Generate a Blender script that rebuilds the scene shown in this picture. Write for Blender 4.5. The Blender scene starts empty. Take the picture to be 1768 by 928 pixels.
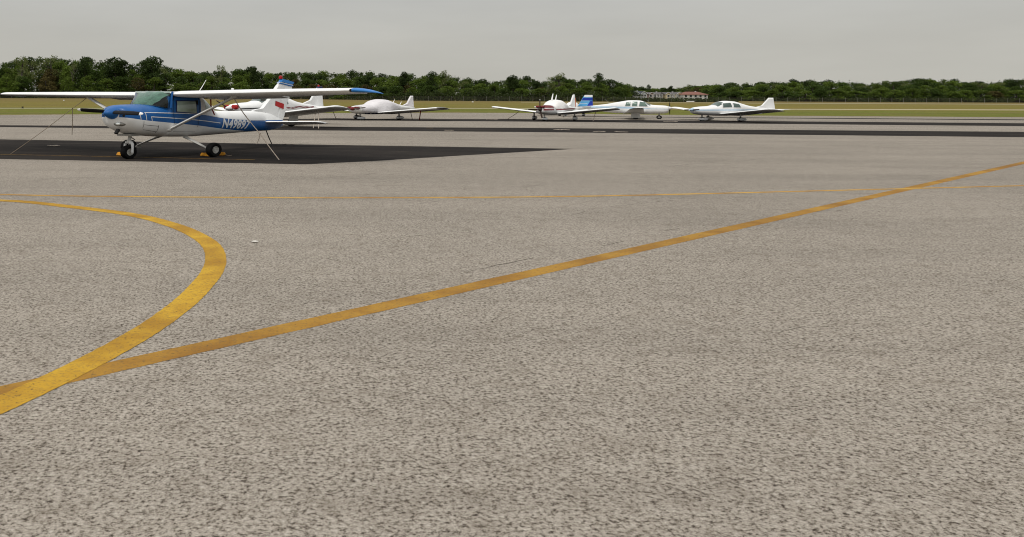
import bpy, bmesh, math, random
from mathutils import Vector, Matrix, noise
import numpy as np
R = math.radians
D = bpy.data
SC = bpy.context.scene
COL = SC.collection
random.seed(7)

# ------------------------------------------------------------------ camera, sky, sun, exposure
VS = 0.70            # the photograph is squat: every height is built at 0.70 of its usual value
EYE = 1.923          # eye height before that
F = 1500.0           # focal length in photograph pixels
PX, PY = 600.0, 167.0
ROLL = R(.23)
cd = D.cameras.new('camera')
cam = D.objects.new('camera', cd); COL.objects.link(cam)
cd.sensor_width = 36; cd.sensor_fit = 'HORIZONTAL'; cd.lens = F / 1768 * 36
cd.shift_x = (884 - PX) / 1768; cd.shift_y = -(464 - PY) / 1768
cd.clip_start = .1; cd.clip_end = 6000
cam.location = (0, 0, EYE * VS); cam.rotation_euler = (R(90), -ROLL, 0)
SC.camera = cam

W = D.worlds.new("World"); SC.world = W; W.use_nodes = True
SUN_EL, SUN_AZ = R(58), R(208)      # azimuth clockwise from +Y: behind the camera, to its left
def world():
    nt = W.node_tree; N = nt.nodes; L = nt.links; N.clear()
    out = N.new('ShaderNodeOutputWorld'); bg = N.new('ShaderNodeBackground')
    sky = N.new('ShaderNodeTexSky'); sky.sky_type = 'NISHITA'; sky.sun_disc = False
    sky.sun_elevation = SUN_EL; sky.sun_rotation = SUN_AZ; sky.dust_density = 4; sky.air_density = 1.5
    tc = N.new('ShaderNodeTexCoord'); sep = N.new('ShaderNodeSeparateXYZ')
    L.new(tc.outputs['Generated'], sep.inputs[0])
    ramp = N.new('ShaderNodeValToRGB'); L.new(sep.outputs['Z'], ramp.inputs[0])
    e = ramp.color_ramp.elements
    e[0].position = 0.0; e[0].color = (.488, .477, .430, 1)
    e[1].position = 1.0; e[1].color = (1.14, 1.15, 1.14, 1)
    m = e.new(.06); m.color = (.500, .492, .455, 1)
    m = e.new(.13); m.color = (.490, .492, .478, 1)
    m = e.new(.30); m.color = (.72, .725, .72, 1)
    # soft cloud streaks
    mp = N.new('ShaderNodeMapping'); mp.inputs['Scale'].default_value = (2.2, 2.2, 12); L.new(tc.outputs['Generated'], mp.inputs[0])
    nz = N.new('ShaderNodeTexNoise'); nz.inputs['Scale'].default_value = 1.6; nz.inputs['Detail'].default_value = 5; nz.inputs['Roughness'].default_value = .5
    L.new(mp.outputs[0], nz.inputs['Vector'])
    cr = N.new('ShaderNodeMapRange'); cr.inputs[1].default_value = .3; cr.inputs[2].default_value = .7
    cr.inputs[3].default_value = .94; cr.inputs[4].default_value = 1.06; L.new(nz.outputs['Fac'], cr.inputs[0])
    mul = N.new('ShaderNodeMix'); mul.data_type = 'RGBA'; mul.blend_type = 'MULTIPLY'; mul.inputs[0].default_value = 1
    L.new(ramp.outputs[0], mul.inputs[6]); L.new(cr.outputs[0], mul.inputs[7])
    bg.inputs['Strength'].default_value = 1.10; L.new(mul.outputs[2], bg.inputs['Color'])
    bg2 = N.new('ShaderNodeBackground'); bg2.inputs['Strength'].default_value = .05
    L.new(sky.outputs[0], bg2.inputs['Color'])
    mix = N.new('ShaderNodeMixShader'); mix.inputs[0].default_value = .12
    L.new(bg.outputs[0], mix.inputs[1]); L.new(bg2.outputs[0], mix.inputs[2]); L.new(mix.outputs[0], out.inputs[0])
world()
sl = D.lights.new('sun', 'SUN'); sl.energy = 1.5; sl.angle = R(10); sl.color = (1, .96, .90)
sun = D.objects.new('sun', sl); COL.objects.link(sun)
sd = Vector((math.sin(SUN_AZ) * math.cos(SUN_EL), math.cos(SUN_AZ) * math.cos(SUN_EL), math.sin(SUN_EL)))
sun.rotation_euler = sd.to_track_quat('Z', 'Y').to_euler(); sun.location = sd * 50
SC.view_settings.view_transform = 'Standard'; SC.view_settings.look = 'None'
SC.cycles.filter_width = 1.05
SC.view_settings.exposure = 0; SC.view_settings.gamma = 1; SC.view_settings.use_curve_mapping = False

# ------------------------------------------------------------------ helpers
def unroll(px, py):
    dx, dy = px - PX, py - PY; c, s = math.cos(ROLL), math.sin(ROLL)
    return c * dx + s * dy, -s * dx + c * dy
def G(px, py):                                   # photograph pixel -> point on the ground
    u, v = unroll(px, py); y = F * (VS * EYE - .007) / v
    return Vector((u / F * y, y, 0))
def AT(px, Y): return Vector((unroll(px, 170)[0] / F * Y, Y, 0))
def HT(px, py, Y):                               # height (before VS) of a pixel at distance Y
    return EYE - unroll(px, py)[1] * Y / (VS * F)

class MB:
    aft, size = 0., (1., 1., 1.)      # while an aircraft is built: stations aft of the spinner tip -> its own origin
    def __init__(s): s.v = []; s.f = []; s.m = []
    def add(s, v, f, m=0):
        o = len(s.v); s.v += [tuple(p) for p in v]
        for q in f: s.f.append([o + i for i in q]); s.m.append(m)
    def box(s, c, d, m=0, rot=None):
        x, y, z = d[0] / 2, d[1] / 2, d[2] / 2
        P = [Vector(p) for p in ((-x,-y,-z),(x,-y,-z),(x,y,-z),(-x,y,-z),(-x,-y,z),(x,-y,z),(x,y,z),(-x,y,z))]
        if rot: P = [rot @ p for p in P]
        s.add([p + Vector(c) for p in P], [(0,3,2,1),(4,5,6,7),(0,1,5,4),(1,2,6,5),(2,3,7,6),(3,0,4,7)], m)
    def loft(s, rings, m=0, caps=True, mf=None, closed=True):
        n = len(rings[0]); V = [p for r in rings for p in r]; Fc = []; M = []
        for i in range(len(rings) - 1):
            for j in range(n if closed else n - 1):
                k = (j + 1) % n
                Fc.append((i*n+j, i*n+k, (i+1)*n+k, (i+1)*n+j)); M.append(mf(i, j) if mf else m)
        if caps:
            Fc.append(tuple(range(n))); M.append(mf(0, 0) if mf else m)
            Fc.append(tuple((len(rings)-1)*n + j for j in range(n))); M.append(mf(len(rings)-2, 0) if mf else m)
        o = len(s.v); s.v += [tuple(p) for p in V]
        for q, mm in zip(Fc, M): s.f.append([o + i for i in q]); s.m.append(mm)
    def tube(s, pts, r, n=8, m=0, flat=1.0, up=None):
        pts = [Vector(p) for p in pts]; rr = r if isinstance(r, (list, tuple)) else [r] * len(pts); rings = []
        for i, p in enumerate(pts):
            t = (pts[min(i+1, len(pts)-1)] - pts[max(i-1, 0)]).normalized()
            a = up or (Vector((0,0,1)) if abs(t.z) < .95 else Vector((1,0,0)))
            u = t.cross(a).normalized(); w = u.cross(t)
            rings.append([p + (u * math.cos(2*math.pi*k/n) + w * math.sin(2*math.pi*k/n) * flat) * rr[i] for k in range(n)])
        s.loft(rings, m)
    def lathe(s, prof, axis='x', c=(0,0,0), n=24, m=0, mf=None):
        rings = []
        for a, r in prof:
            ring = []
            for k in range(n):
                t = 2*math.pi*k/n; u, w = r*math.cos(t), r*math.sin(t)
                p = (a, u, w) if axis == 'x' else ((u, a, w) if axis == 'y' else (u, w, a))
                ring.append(Vector(p) + Vector(c))
            rings.append(ring)
        s.loft(rings, m, mf=mf)
    def ball(s, c, d, m=0, n=14):
        prof = [(-math.cos(math.pi*i/n), max(1e-3, math.sin(math.pi*i/n))) for i in range(n+1)]
        o = len(s.v); s.lathe(prof, 'x', (0,0,0), n*2, m)
        for i in range(o, len(s.v)):
            p = s.v[i]; s.v[i] = (c[0]+p[0]*d[0], c[1]+p[1]*d[1], c[2]+p[2]*d[2])
    def build(s, name, mats, parent=None, ang=38, flat=False, link=True):
        me = D.meshes.new(name)
        kx, ky, kz = MB.size; me.from_pydata([(x * kx, (y - MB.aft) * ky, z * VS * kz) for x, y, z in s.v], [], s.f)
        mats = mats if isinstance(mats, (list, tuple)) else [mats]
        for mt in mats: me.materials.append(mt)
        me.polygons.foreach_set('material_index', s.m)
        if not flat:
            bm = bmesh.new(); bm.from_mesh(me)
            bmesh.ops.remove_doubles(bm, verts=bm.verts, dist=1e-5)
            bmesh.ops.recalc_face_normals(bm, faces=bm.faces)
            for f in bm.faces: f.smooth = True
            for e in bm.edges:
                if len(e.link_faces) == 2 and e.calc_face_angle(0) > R(ang): e.smooth = False
            bm.to_mesh(me); bm.free()
        o = D.objects.new(name, me)
        if link: COL.objects.link(o)
        if parent: o.parent = parent
        return o
def tag(o, label=None, cat=None, group=None, kind=None):
    if label: o['label'] = label
    if cat: o['category'] = cat
    if group: o['group'] = group
    if kind: o['kind'] = kind
    return o
def thing(name, label, cat, loc=(0,0,0), rz=0, group=None):
    o = D.objects.new(name, None); COL.objects.link(o); o.location = loc; o.rotation_euler = (0,0,rz); o.empty_display_size = .3
    return tag(o, label, cat, group)
def pchip(xs, ys):
    xs = np.array(xs, float); ys = np.array(ys, float); h = np.diff(xs); d = np.diff(ys) / h
    m = np.zeros(len(xs)); m[0] = d[0]; m[-1] = d[-1]
    for i in range(1, len(xs)-1):
        m[i] = 0 if d[i-1]*d[i] <= 0 else 2*d[i-1]*d[i]/(d[i-1]+d[i])
    def f(x):
        x = min(max(x, xs[0]), xs[-1]); i = min(max(int(np.searchsorted(xs, x)) - 1, 0), len(h)-1)
        t = (x - xs[i]) / h[i]
        return float((1+2*t)*(1-t)**2*ys[i] + t*(1-t)**2*h[i]*m[i] + t*t*(3-2*t)*ys[i+1] + t*t*(t-1)*h[i]*m[i+1])
    return f

# ------------------------------------------------------------------ materials
class NT:
    def __init__(s, name):
        s.mat = D.materials.new(name); s.mat.use_nodes = True; s.t = s.mat.node_tree; s.N = s.t.nodes; s.L = s.t.links
        s.b = s.N['Principled BSDF']; s.out = s.N['Material Output']; s.tc = s.N.new('ShaderNodeTexCoord')
    def co(s, scale=(1,1,1), kind='Object', rz=0):
        m = s.N.new('ShaderNodeMapping'); m.inputs['Scale'].default_value = scale; m.inputs['Rotation'].default_value = (0,0,rz)
        s.L.new(s.tc.outputs[kind], m.inputs[0]); return m.outputs[0]
    def noise(s, scale, detail=3, rough=.5, vec=None, dist=0):
        n = s.N.new('ShaderNodeTexNoise'); n.inputs['Scale'].default_value = scale; n.inputs['Detail'].default_value = detail
        n.inputs['Roughness'].default_value = rough; n.inputs['Distortion'].default_value = dist
        s.L.new(vec if vec else s.tc.outputs['Object'], n.inputs['Vector']); return n.outputs['Fac']
    def rng(s, v, a, b, c=0, d=1):
        n = s.N.new('ShaderNodeMapRange'); s.L.new(v, n.inputs[0])
        for i, k in enumerate((a, b, c, d)): n.inputs[i+1].default_value = k
        return n.outputs[0]
    def ramp(s, v, stops):
        r = s.N.new('ShaderNodeValToRGB'); e = r.color_ramp.elements
        while len(e) < len(stops): e.new(.5)
        for k, (p, c) in enumerate(stops): e[k].position = p; e[k].color = (*c, 1)
        s.L.new(v, r.inputs[0]); return r.outputs[0]
    def mix(s, f, a, b, mode='MIX'):
        n = s.N.new('ShaderNodeMix'); n.data_type = 'RGBA'; n.blend_type = mode
        for k, v in ((0, f), (6, a), (7, b)):
            if isinstance(v, (int, float)): n.inputs[k].default_value = v if k == 0 else (v, v, v, 1)
            elif isinstance(v, tuple): n.inputs[k].default_value = (*v, 1)
            else: s.L.new(v, n.inputs[k])
        return n.outputs[2]
    def col(s, c): (s.L.new(c, s.b.inputs['Base Color']) if not isinstance(c, tuple) else setattr(s.b.inputs['Base Color'], 'default_value', (*c, 1)))
    def bump(s, h, st=.3, dist=.01):
        n = s.N.new('ShaderNodeBump'); n.inputs['Strength'].default_value = st; n.inputs['Distance'].default_value = dist
        s.L.new(h, n.inputs['Height']); s.L.new(n.outputs[0], s.b.inputs['Normal'])
    def set(s, **k):
        for a, v in k.items(): s.b.inputs[a.replace('_', ' ')].default_value = v
        return s.mat
def paint(name, c, rough=.32, dirt=.12, coat=.08, spec=.3):
    n = NT(name); a = n.noise(2.3, 4, .6); b = n.noise(17, 3, .6)
    k = n.rng(a, .35, .75, 1, 1 - dirt); c1 = n.mix(1, c, k, 'MULTIPLY')
    c2 = n.mix(n.rng(b, .62, .8, 0, dirt), c1, tuple(x*.5 for x in c)); n.col(c2)
    n.L.new(n.rng(a, .3, .7, rough*.8, rough*1.4), n.b.inputs['Roughness'])
    return n.set(Coat_Weight=coat, Coat_Roughness=.12, Specular_IOR_Level=spec)
def plain(name, c, rough=.6, metal=0, var=.25, sc=30, spec=.3):
    n = NT(name); a = n.noise(sc, 3, .6); n.col(n.mix(1, c, n.rng(a, .3, .7, 1-var, 1+var*.4), 'MULTIPLY'))
    return n.set(Roughness=rough, Metallic=metal, Specular_IOR_Level=spec)
def cloth(name, c, sc=4, st=.5, var=.2):
    n = NT(name); w = n.noise(sc, 4, .55, n.co((1, .5, 1.6)), 1.2); n.col(n.mix(1, c, n.rng(w, .3, .7, 1-var, 1.05), 'MULTIPLY')); n.bump(w, st, .05)
    return n.set(Roughness=.85)
M = {}
M['white'] = paint('white_paint', (.80, .80, .79), .5, .11, 0, 0)
M['grey_white'] = paint('chalky_white_paint', (.72, .72, .70), .5, .16, 0, 0)
M['blue'] = paint('blue_paint', (.006, .098, .325), .42, .20)
M['topblue'] = paint('blue_plastic', (.028, .20, .55), .38, .14)
M['maroon'] = cloth('maroon_fabric', (.16, .012, .015), 5, .3)
M['maroonpaint'] = paint('maroon_paint', (.21, .03, .04), .4)
M['red'] = cloth('red_fabric', (.42, .015, .015), 8, .3)
M['redlens'] = plain('red_lens', (.42, .01, .015), .15)
M['black'] = plain('black_paint', (.006, .006, .0065), .5, spec=.15)
M['navy'] = paint('navy_paint_and_belly_shade', (.012, .02, .09), .4)
M['sky_blue'] = paint('pale_blue_paint', (.10, .38, .68), .35)
M['ice_blue'] = paint('ice_blue_paint', (.42, .58, .72), .4)
M['deep_blue'] = paint('deep_blue_paint', (.01, .04, .34), .35)
M['rubber'] = plain('tyre_rubber', (.008, .008, .008), .85, 0, .35, spec=.12)
M['rim'] = plain('rim_metal', (.55, .54, .50), .45, .3)
M['metal'] = plain('grey_metal', (.30, .29, .27), .42, .6)
M['strut'] = paint('strut_paint', (.62, .61, .58), .5, .22, 0, 0)
M['dark'] = plain('dark_recess', (.012, .012, .012), .8)
M['brown'] = plain('brown_blade', (.05, .03, .022), .45)
M['orange'] = paint('orange_paint', (.60, .14, .02), .5)
M['rope'] = plain('hemp_rope', (.20, .155, .11), .9, 0, .35, 60)
M['darkrope'] = plain('dark_strap', (.03, .027, .025), .9)
M['redrope'] = plain('red_strap', (.34, .04, .02), .85)
M['whiterope'] = plain('pale_rope', (.42, .36, .30), .9, 0, .3, 60)
M['chock'] = plain('yellow_chock_paint', (.62, .27, .015), .6, 0, .4, 12)
M['letter'] = plain('white_lettering', (.70, .71, .72), .5, 0, .1)
M['cover'] = cloth('lilac_canvas', (.70, .67, .68), 2.2, .55, .15)
M['canvas'] = cloth('white_canvas', (.80, .78, .76), 2.2, .5, .1)
M['shade'] = cloth('green_sunshade', (.17, .30, .24), 3.2, 1.0, .6)
def glass(name, c, rough=.06):
    n = NT(name); n.col(n.mix(n.rng(n.noise(2.5, 3, .5), .3, .7, 0, 1), c, tuple(x*.55 for x in c))); return n.set(Roughness=rough, Specular_IOR_Level=.6)
M['pane'] = glass('cabin_glass', (.36, .45, .39))
M['midpane'] = glass('tinted_cabin_glass', (.12, .19, .155))
M['darkpane'] = glass('dark_cabin_glass', (.06, .10, .085))
def clear_glass():
    n = NT('clear_windscreen'); tr = n.N.new('ShaderNodeBsdfTransparent'); tr.inputs[0].default_value = (.80, .90, .85, 1)
    gl = n.N.new('ShaderNodeBsdfGlossy'); gl.inputs['Roughness'].default_value = .05; fr = n.N.new('ShaderNodeFresnel'); fr.inputs[0].default_value = 1.45
    mx = n.N.new('ShaderNodeMixShader'); n.L.new(fr.outputs[0], mx.inputs[0]); n.L.new(tr.outputs[0], mx.inputs[1]); n.L.new(gl.outputs[0], mx.inputs[2])
    n.L.new(mx.outputs[0], n.out.inputs[0]); return n.mat
M['glass'] = clear_glass()
n = NT('lamp_lens'); n.col((.75, .78, .76)); M['lens'] = n.set(Roughness=.05, Metallic=.6)

def asphalt():
    n = NT('aggregate_pavement')
    fine = n.noise(58, 6, .82); tiny = n.noise(170, 3, .7); mid = n.noise(5.5, 5, .7); patch = n.noise(.33, 4, .55); big = n.noise(.045, 3, .5)
    seam = n.noise(1.0, 4, .6, n.co((.05, .9, 1), rz=R(-13))); stain = n.noise(.9, 5, .62, n.co((.45, 1.3, 1), rz=R(-20)))
    c = n.ramp(fine, [(.345, (.020, .015, .012)), (.425, (.085, .069, .054)), (.475, (.258, .226, .188)), (.60, (.372, .335, .286)), (.72, (.49, .455, .405))])
    c = n.mix(1, c, n.rng(tiny, .3, .7, .74, 1.22), 'MULTIPLY')
    c = n.mix(n.rng(mid, .50, .72, 0, .40), c, (.125, .100, .074))
    c = n.mix(n.rng(stain, .58, .78, 0, .32), c, (.085, .068, .051))
    c = n.mix(1, c, n.rng(patch, .3, .7, 1.08, .92), 'MULTIPLY'); c = n.mix(1, c, n.rng(big, .3, .7, 1.06, .92), 'MULTIPLY')
    c = n.mix(1, c, n.rng(seam, .35, .72, 1.05, .88), 'MULTIPLY')
    n.col(c); n.bump(fine, .25, .008); return n.set(Roughness=.95, Specular_IOR_Level=.06)
M['asphalt'] = asphalt()
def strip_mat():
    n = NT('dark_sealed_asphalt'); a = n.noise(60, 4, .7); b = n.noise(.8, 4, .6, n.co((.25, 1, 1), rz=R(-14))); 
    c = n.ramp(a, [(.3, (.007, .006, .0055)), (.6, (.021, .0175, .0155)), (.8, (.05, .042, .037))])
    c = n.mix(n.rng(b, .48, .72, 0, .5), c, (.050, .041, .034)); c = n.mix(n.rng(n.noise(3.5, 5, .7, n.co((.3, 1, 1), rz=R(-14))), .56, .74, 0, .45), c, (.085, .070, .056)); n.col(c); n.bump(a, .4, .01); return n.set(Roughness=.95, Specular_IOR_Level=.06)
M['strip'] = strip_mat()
def line_mat(name, c, worn):
    n = NT(name); a = n.noise(70, 4, .7); b = n.noise(2.2, 4, .6); s = n.noise(9, 4, .65)
    k = n.mix(n.rng(b, .38, .62, 0, .9), c, tuple(x*y for x, y in zip(c, (.70, .62, .7)))); k = n.mix(n.rng(n.noise(.55, 4, .6), .48, .64, 0, .7), k, tuple(x*y for x, y in zip(c, (.56, .49, .7))))
    k = n.mix(n.rng(s, .56, .74, 0, .45), k, tuple(x*y for x, y in zip(c, (.55, .45, .6))))
    k = n.mix(n.rng(a, .50, .66, 0, worn), k, (.15, .10, .05)); k = n.mix(n.rng(n.noise(38, 4, .78), .40, .34, 0, .85), k, (.07, .05, .03)); n.col(k); n.bump(a, .3, .008); return n.set(Roughness=.9, Specular_IOR_Level=.1)
M['yellow'] = line_mat('worn_yellow_paint', (.52, .315, .034), .55)
M['ochre'] = line_mat('faded_ochre_paint', (.37, .205, .036), .6)
M['thinline'] = line_mat('faded_thin_line_paint', (.50, .31, .07), .35)
M['crackmat'] = plain('crack_dirt', (.07, .055, .04), .95, 0, .5, 8)
M['stone'] = plain('pale_litter', (.75, .72, .66), .8)
def grass_mat():
    n = NT('field_grass'); a = n.noise(1.7, 5, .7); b = n.noise(.09, 5, .65, n.co((.25, 1.6, 1))); d = n.noise(9, 4, .7)
    sep = n.N.new('ShaderNodeSeparateXYZ'); n.L.new(n.tc.outputs['Object'], sep.inputs[0])
    far = n.rng(sep.outputs['Y'], 92, 104, 0, 1)
    near_c = n.ramp(a, [(.28, (.074, .092, .010)), (.5, (.130, .148, .018)), (.72, (.205, .190, .044))])
    far_c = n.ramp(a, [(.28, (.125, .106, .018)), (.5, (.195, .152, .030)), (.72, (.265, .200, .056))])
    c = n.mix(far, near_c, far_c); c = n.mix(n.rng(b, .40, .62, 0, .7), c, (.105, .112, .022)); c = n.mix(n.rng(n.noise(.23, 4, .65, n.co((.3, 1.4, 1))), .50, .68, 0, .6), c, (.17, .105, .045))
    c = n.mix(n.rng(sep.outputs['Y'], 150, 270, 0, .6), c, (.150, .105, .045))
    c = n.mix(n.rng(n.noise(.11, 4, .6), .52, .72, 0, .5), c, (.19, .145, .055))
    c = n.mix(1, c, n.rng(d, .3, .7, .72, 1.18), 'MULTIPLY'); n.col(c); n.bump(d, .8, .08); return n.set(Roughness=1, Specular_IOR_Level=.1)
M['grass'] = grass_mat()
M['concrete'] = plain('pale_concrete', (.36, .32, .20), .9, 0, .15, 2)
M['soil'] = plain('dry_edge_soil', (.20, .135, .07), .95, 0, .4, 3)
def leaf_mat(name, c1, c2, c3):
    n = NT(name); oi = n.N.new('ShaderNodeObjectInfo'); a = n.noise(.42, 3, .6); b = n.noise(1.6, 3, .6)
    k = n.mix(n.rng(a, .35, .68), c1, c2); k = n.mix(n.rng(b, .5, .75, 0, .75), k, c3)
    k = n.mix(1, k, n.rng(oi.outputs['Random'], 0, 1, .98, 1.36), 'MULTIPLY'); n.col(k)
    tl = n.N.new('ShaderNodeBsdfTranslucent'); n.L.new(k, tl.inputs[0]); ms = n.N.new('ShaderNodeMixShader'); ms.inputs[0].default_value = .35
    n.L.new(n.b.outputs[0], ms.inputs[1]); n.L.new(tl.outputs[0], ms.inputs[2]); n.L.new(ms.outputs[0], n.out.inputs[0])
    return n.set(Roughness=.8, Specular_IOR_Level=.1)
LM = {'pine': leaf_mat('pine_needles', (.021, .036, .010), (.036, .056, .015), (.060, .080, .024)),
      'oak': leaf_mat('dark_oak_leaves', (.032, .056, .011), (.054, .084, .016), (.078, .106, .026)),
      'broad': leaf_mat('spring_leaves', (.062, .096, .014), (.098, .142, .022), (.142, .175, .042)),
      'airy': leaf_mat('pale_new_leaves', (.080, .105, .028), (.125, .145, .050), (.165, .160, .075)),
      'rust': leaf_mat('rusty_new_leaves', (.060, .052, .016), (.085, .068, .022), (.10, .085, .036)),
      'wood': leaf_mat('mixed_wood_leaves', (.022, .036, .010), (.052, .078, .018), (.098, .118, .034)),
      'brush': leaf_mat('undergrowth_leaves', (.020, .030, .010), (.040, .056, .015), (.068, .074, .024))}
M['bark'] = plain('bark', (.060, .050, .040), .95, 0, .4, 3)
M['barebark'] = plain('pale_bark', (.20, .175, .15), .95, 0, .3, 3)

# ------------------------------------------------------------------ ground, apron, strips, lines
def sheet(name, pts, z, mat, label=None):
    b = MB(); b.add([(p[0], p[1], z / VS) for p in pts], [tuple(range(len(pts)))]); o = b.build(name, mat, flat=True)
    return tag(o, label, None, None, 'structure')
sheet('grass_field', [(-1500,-60),(1500,-60),(1500,2600),(-1500,2600)], 0, M['grass'])
edge = [G(-260, 199.6), G(0, 198.9), G(200, 197.6), G(420, 196.4), G(640, 195.4), G(780, 195.0), G(900, 195.5), G(1040, 197.4), G(1200, 199.3), G(1420, 200.9), G(1770, 203.0), G(2100, 204)]
def jag(pts, amp, n, rnd):
    out = []
    for a, b in zip(pts[:-1], pts[1:]):
        for k in range(n): out.append(a.lerp(b, k/n) + Vector((0, rnd.uniform(-amp, amp), 0)))
    return out + [pts[-1]]
rj = random.Random(3)
sheet('dry_verge', [p + Vector((0, .9, 0)) for p in jag(edge, .5, 10, rj)] + [(edge[-1].x, -40), (edge[0].x, -40)], .002, M['soil'])
sheet('apron', jag(edge, .12, 8, rj) + [Vector((edge[-1].x, -40, 0)), Vector((edge[0].x, -40, 0))], .0045, M['asphalt'])
def band(name, top, bot, z, mat):
    rq = random.Random(len(top)*7 + int(top[0][1])); n = 24; am = .022
    return sheet(name, jag([G(*p) for p in top], am, n, rq) + jag([G(*p) for p in reversed(bot)], am, n, rq), z, mat)
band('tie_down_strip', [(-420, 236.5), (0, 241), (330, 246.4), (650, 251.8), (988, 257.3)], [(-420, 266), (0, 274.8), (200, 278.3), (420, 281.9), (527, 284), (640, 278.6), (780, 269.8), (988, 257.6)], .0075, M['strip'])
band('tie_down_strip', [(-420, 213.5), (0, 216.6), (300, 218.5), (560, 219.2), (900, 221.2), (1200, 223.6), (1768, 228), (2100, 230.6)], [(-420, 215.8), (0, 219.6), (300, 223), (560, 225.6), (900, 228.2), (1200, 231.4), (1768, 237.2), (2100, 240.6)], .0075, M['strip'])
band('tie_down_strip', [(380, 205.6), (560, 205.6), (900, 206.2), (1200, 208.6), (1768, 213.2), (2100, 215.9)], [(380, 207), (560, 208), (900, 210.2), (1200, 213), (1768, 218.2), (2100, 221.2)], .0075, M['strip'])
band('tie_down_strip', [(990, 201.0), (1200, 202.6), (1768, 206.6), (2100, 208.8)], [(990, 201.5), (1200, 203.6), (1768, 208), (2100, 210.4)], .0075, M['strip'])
band('taxiway', [(-300, 186.4), (0, 186.7), (850, 186.95), (1768, 189.6), (2100, 190.6)], [(-300, 187.5), (0, 187.7), (850, 187.85), (1768, 190.9), (2100, 191.9)], .006, M['concrete'])
band('runway', [(900, 176.55), (1768, 180.2), (2100, 181.6)], [(900, 176.95), (1768, 180.8), (2100, 182.3)], .006, M['concrete'])

def ribbon(name, pts, w, z, mat, rag=.004, seed=1):
    rnd = random.Random(seed); out = []
    for a, b in zip(pts[:-1], pts[1:]):
        n = max(1, int((b - a).length / .09))
        for k in range(n): out.append(a.lerp(b, k / n))
    pts = out + [pts[-1]]; b = MB(); V = []
    for i, p in enumerate(pts):
        t = (pts[min(i+1, len(pts)-1)] - pts[max(i-1, 0)]).normalized(); q = Vector((-t.y, t.x, 0))
        for s in (1, -1):
            e = p + q * s * (w / 2 + rnd.uniform(-rag, rag)); V.append((e.x, e.y, z / VS))
    b.add(V, [(2*i, 2*i+1, 2*i+3, 2*i+2) for i in range(len(pts) - 1)])
    return tag(b.build(name, mat, flat=True), None, None, None, 'structure')
def smooth(P, n=14):
    out = []
    for i in range(len(P) - 1):
        p0, p1, p2, p3 = P[max(i-1, 0)], P[i], P[i+1], P[min(i+2, len(P)-1)]
        for k in range(n):
            t = k / n; out.append(.5 * ((2*p1) + (p2-p0)*t + (2*p0-5*p1+4*p2-p3)*t*t + (3*p1-p0-3*p2+p3)*t**3))
    return out + [P[-1]]
arc_px = [(-260, 341), (-120, 343.5), (0, 346.4), (52, 349.4), (138, 359), (207, 367.6), (259, 377.4), (312, 393.5), (348, 411), (367, 428), (372.5, 450), (364, 473), (347, 494), (333, 509), (309, 530), (265, 562), (205, 598), (125, 640), (20, 690), (-140, 760), (-420, 870)]
ribbon('curved_yellow_line', smooth([G(*p) for p in arc_px]), .172, .0072, M['yellow'], .0025, 2)
a, b_ = G(753, 508.5), G(1198, 408.8); dv = b_ - a
ribbon('yellow_guide_line', [a - dv * 1.3, a, b_, b_ + dv * 7], .166, .0058, M['ochre'], .0025, 3)
ribbon('thin_yellow_line', smooth([G(*p) for p in [(-300, 331), (0, 336.2), (160, 339), (450, 341.3), (620, 341.6), (900, 340.4), (1060, 338), (1200, 335), (1440, 329), (1800, 320)]], 8), .11, .0064, M['thinline'], .006, 4)
ribbon('strip_edge_line', [G(-60, 266.5), G(60, 268.2), G(300, 273.2), G(440, 276.6)], .03, .010, M['thinline'], .008, 5)
# hairline cracks in the old pavement, one jagged sheet
def cracks():
    rnd = random.Random(11); b = MB()
    runs = [[(720, 353), (890, 327), (1010, 304), (1200, 283), (1500, 262)], [(0, 318), (90, 309), (170, 306.5), (300, 297)], [(700, 504), (735, 489), (800, 470), (860, 458), (940, 443)],
            [(1040, 425), (1090, 414), (1150, 401), (1260, 386), (1480, 362)], [(600, 425), (680, 410), (780, 400), (850, 395)], [(560, 308), (700, 293), (860, 284), (1000, 275)],
            [(930, 384), (1010, 366), (1080, 354), (1170, 344)], [(1240, 586), (1330, 570), (1420, 560)]]
    for run in runs:
        P = [G(*p) for p in run]; out = []
        for p, q in zip(P[:-1], P[1:]):
            n = max(2, int((q - p).length / .12))
            for k in range(n): out.append(p.lerp(q, k / n))
        ph = rnd.uniform(0, 50)
        for i, p in enumerate(out):
            s = noise.noise(Vector((i * .09 + ph, 0, 0))) * .35 + noise.noise(Vector((i * .5 + ph, 3, 0))) * .09 + rnd.uniform(-.02, .02)
            out[i] = p + Vector((s * .25, s, 0))
        for i in range(len(out) - 1):
            if noise.noise(Vector((i * .13 + ph, 9, 1))) < -.02: continue
            d = (out[i+1] - out[i]).normalized(); q = Vector((-d.y, d.x, 0)) * max(.0015, .0035 + .006 * noise.noise(Vector((i * .3, ph, 0)))) * (1 + out[i].y * .05)
            b.add([(p.x, p.y, .0052 / VS) for p in (out[i] + q, out[i] - q, out[i+1] - q, out[i+1] + q)], [(0, 1, 2, 3)])
    tag(b.build('pavement_cracks', M['crackmat'], flat=True), 'thin dark weathered cracks running across the pale apron', None, None, 'stuff')
cracks()
b = MB(); b.ball((0, 0, .008), (.033, .022, .007)); o = b.build('litter_scrap', M['stone']); o.location = G(440, 418.5) + Vector((0,0,.01))
tag(o, 'small white scrap of litter lying on the bare pavement', 'litter')

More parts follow.
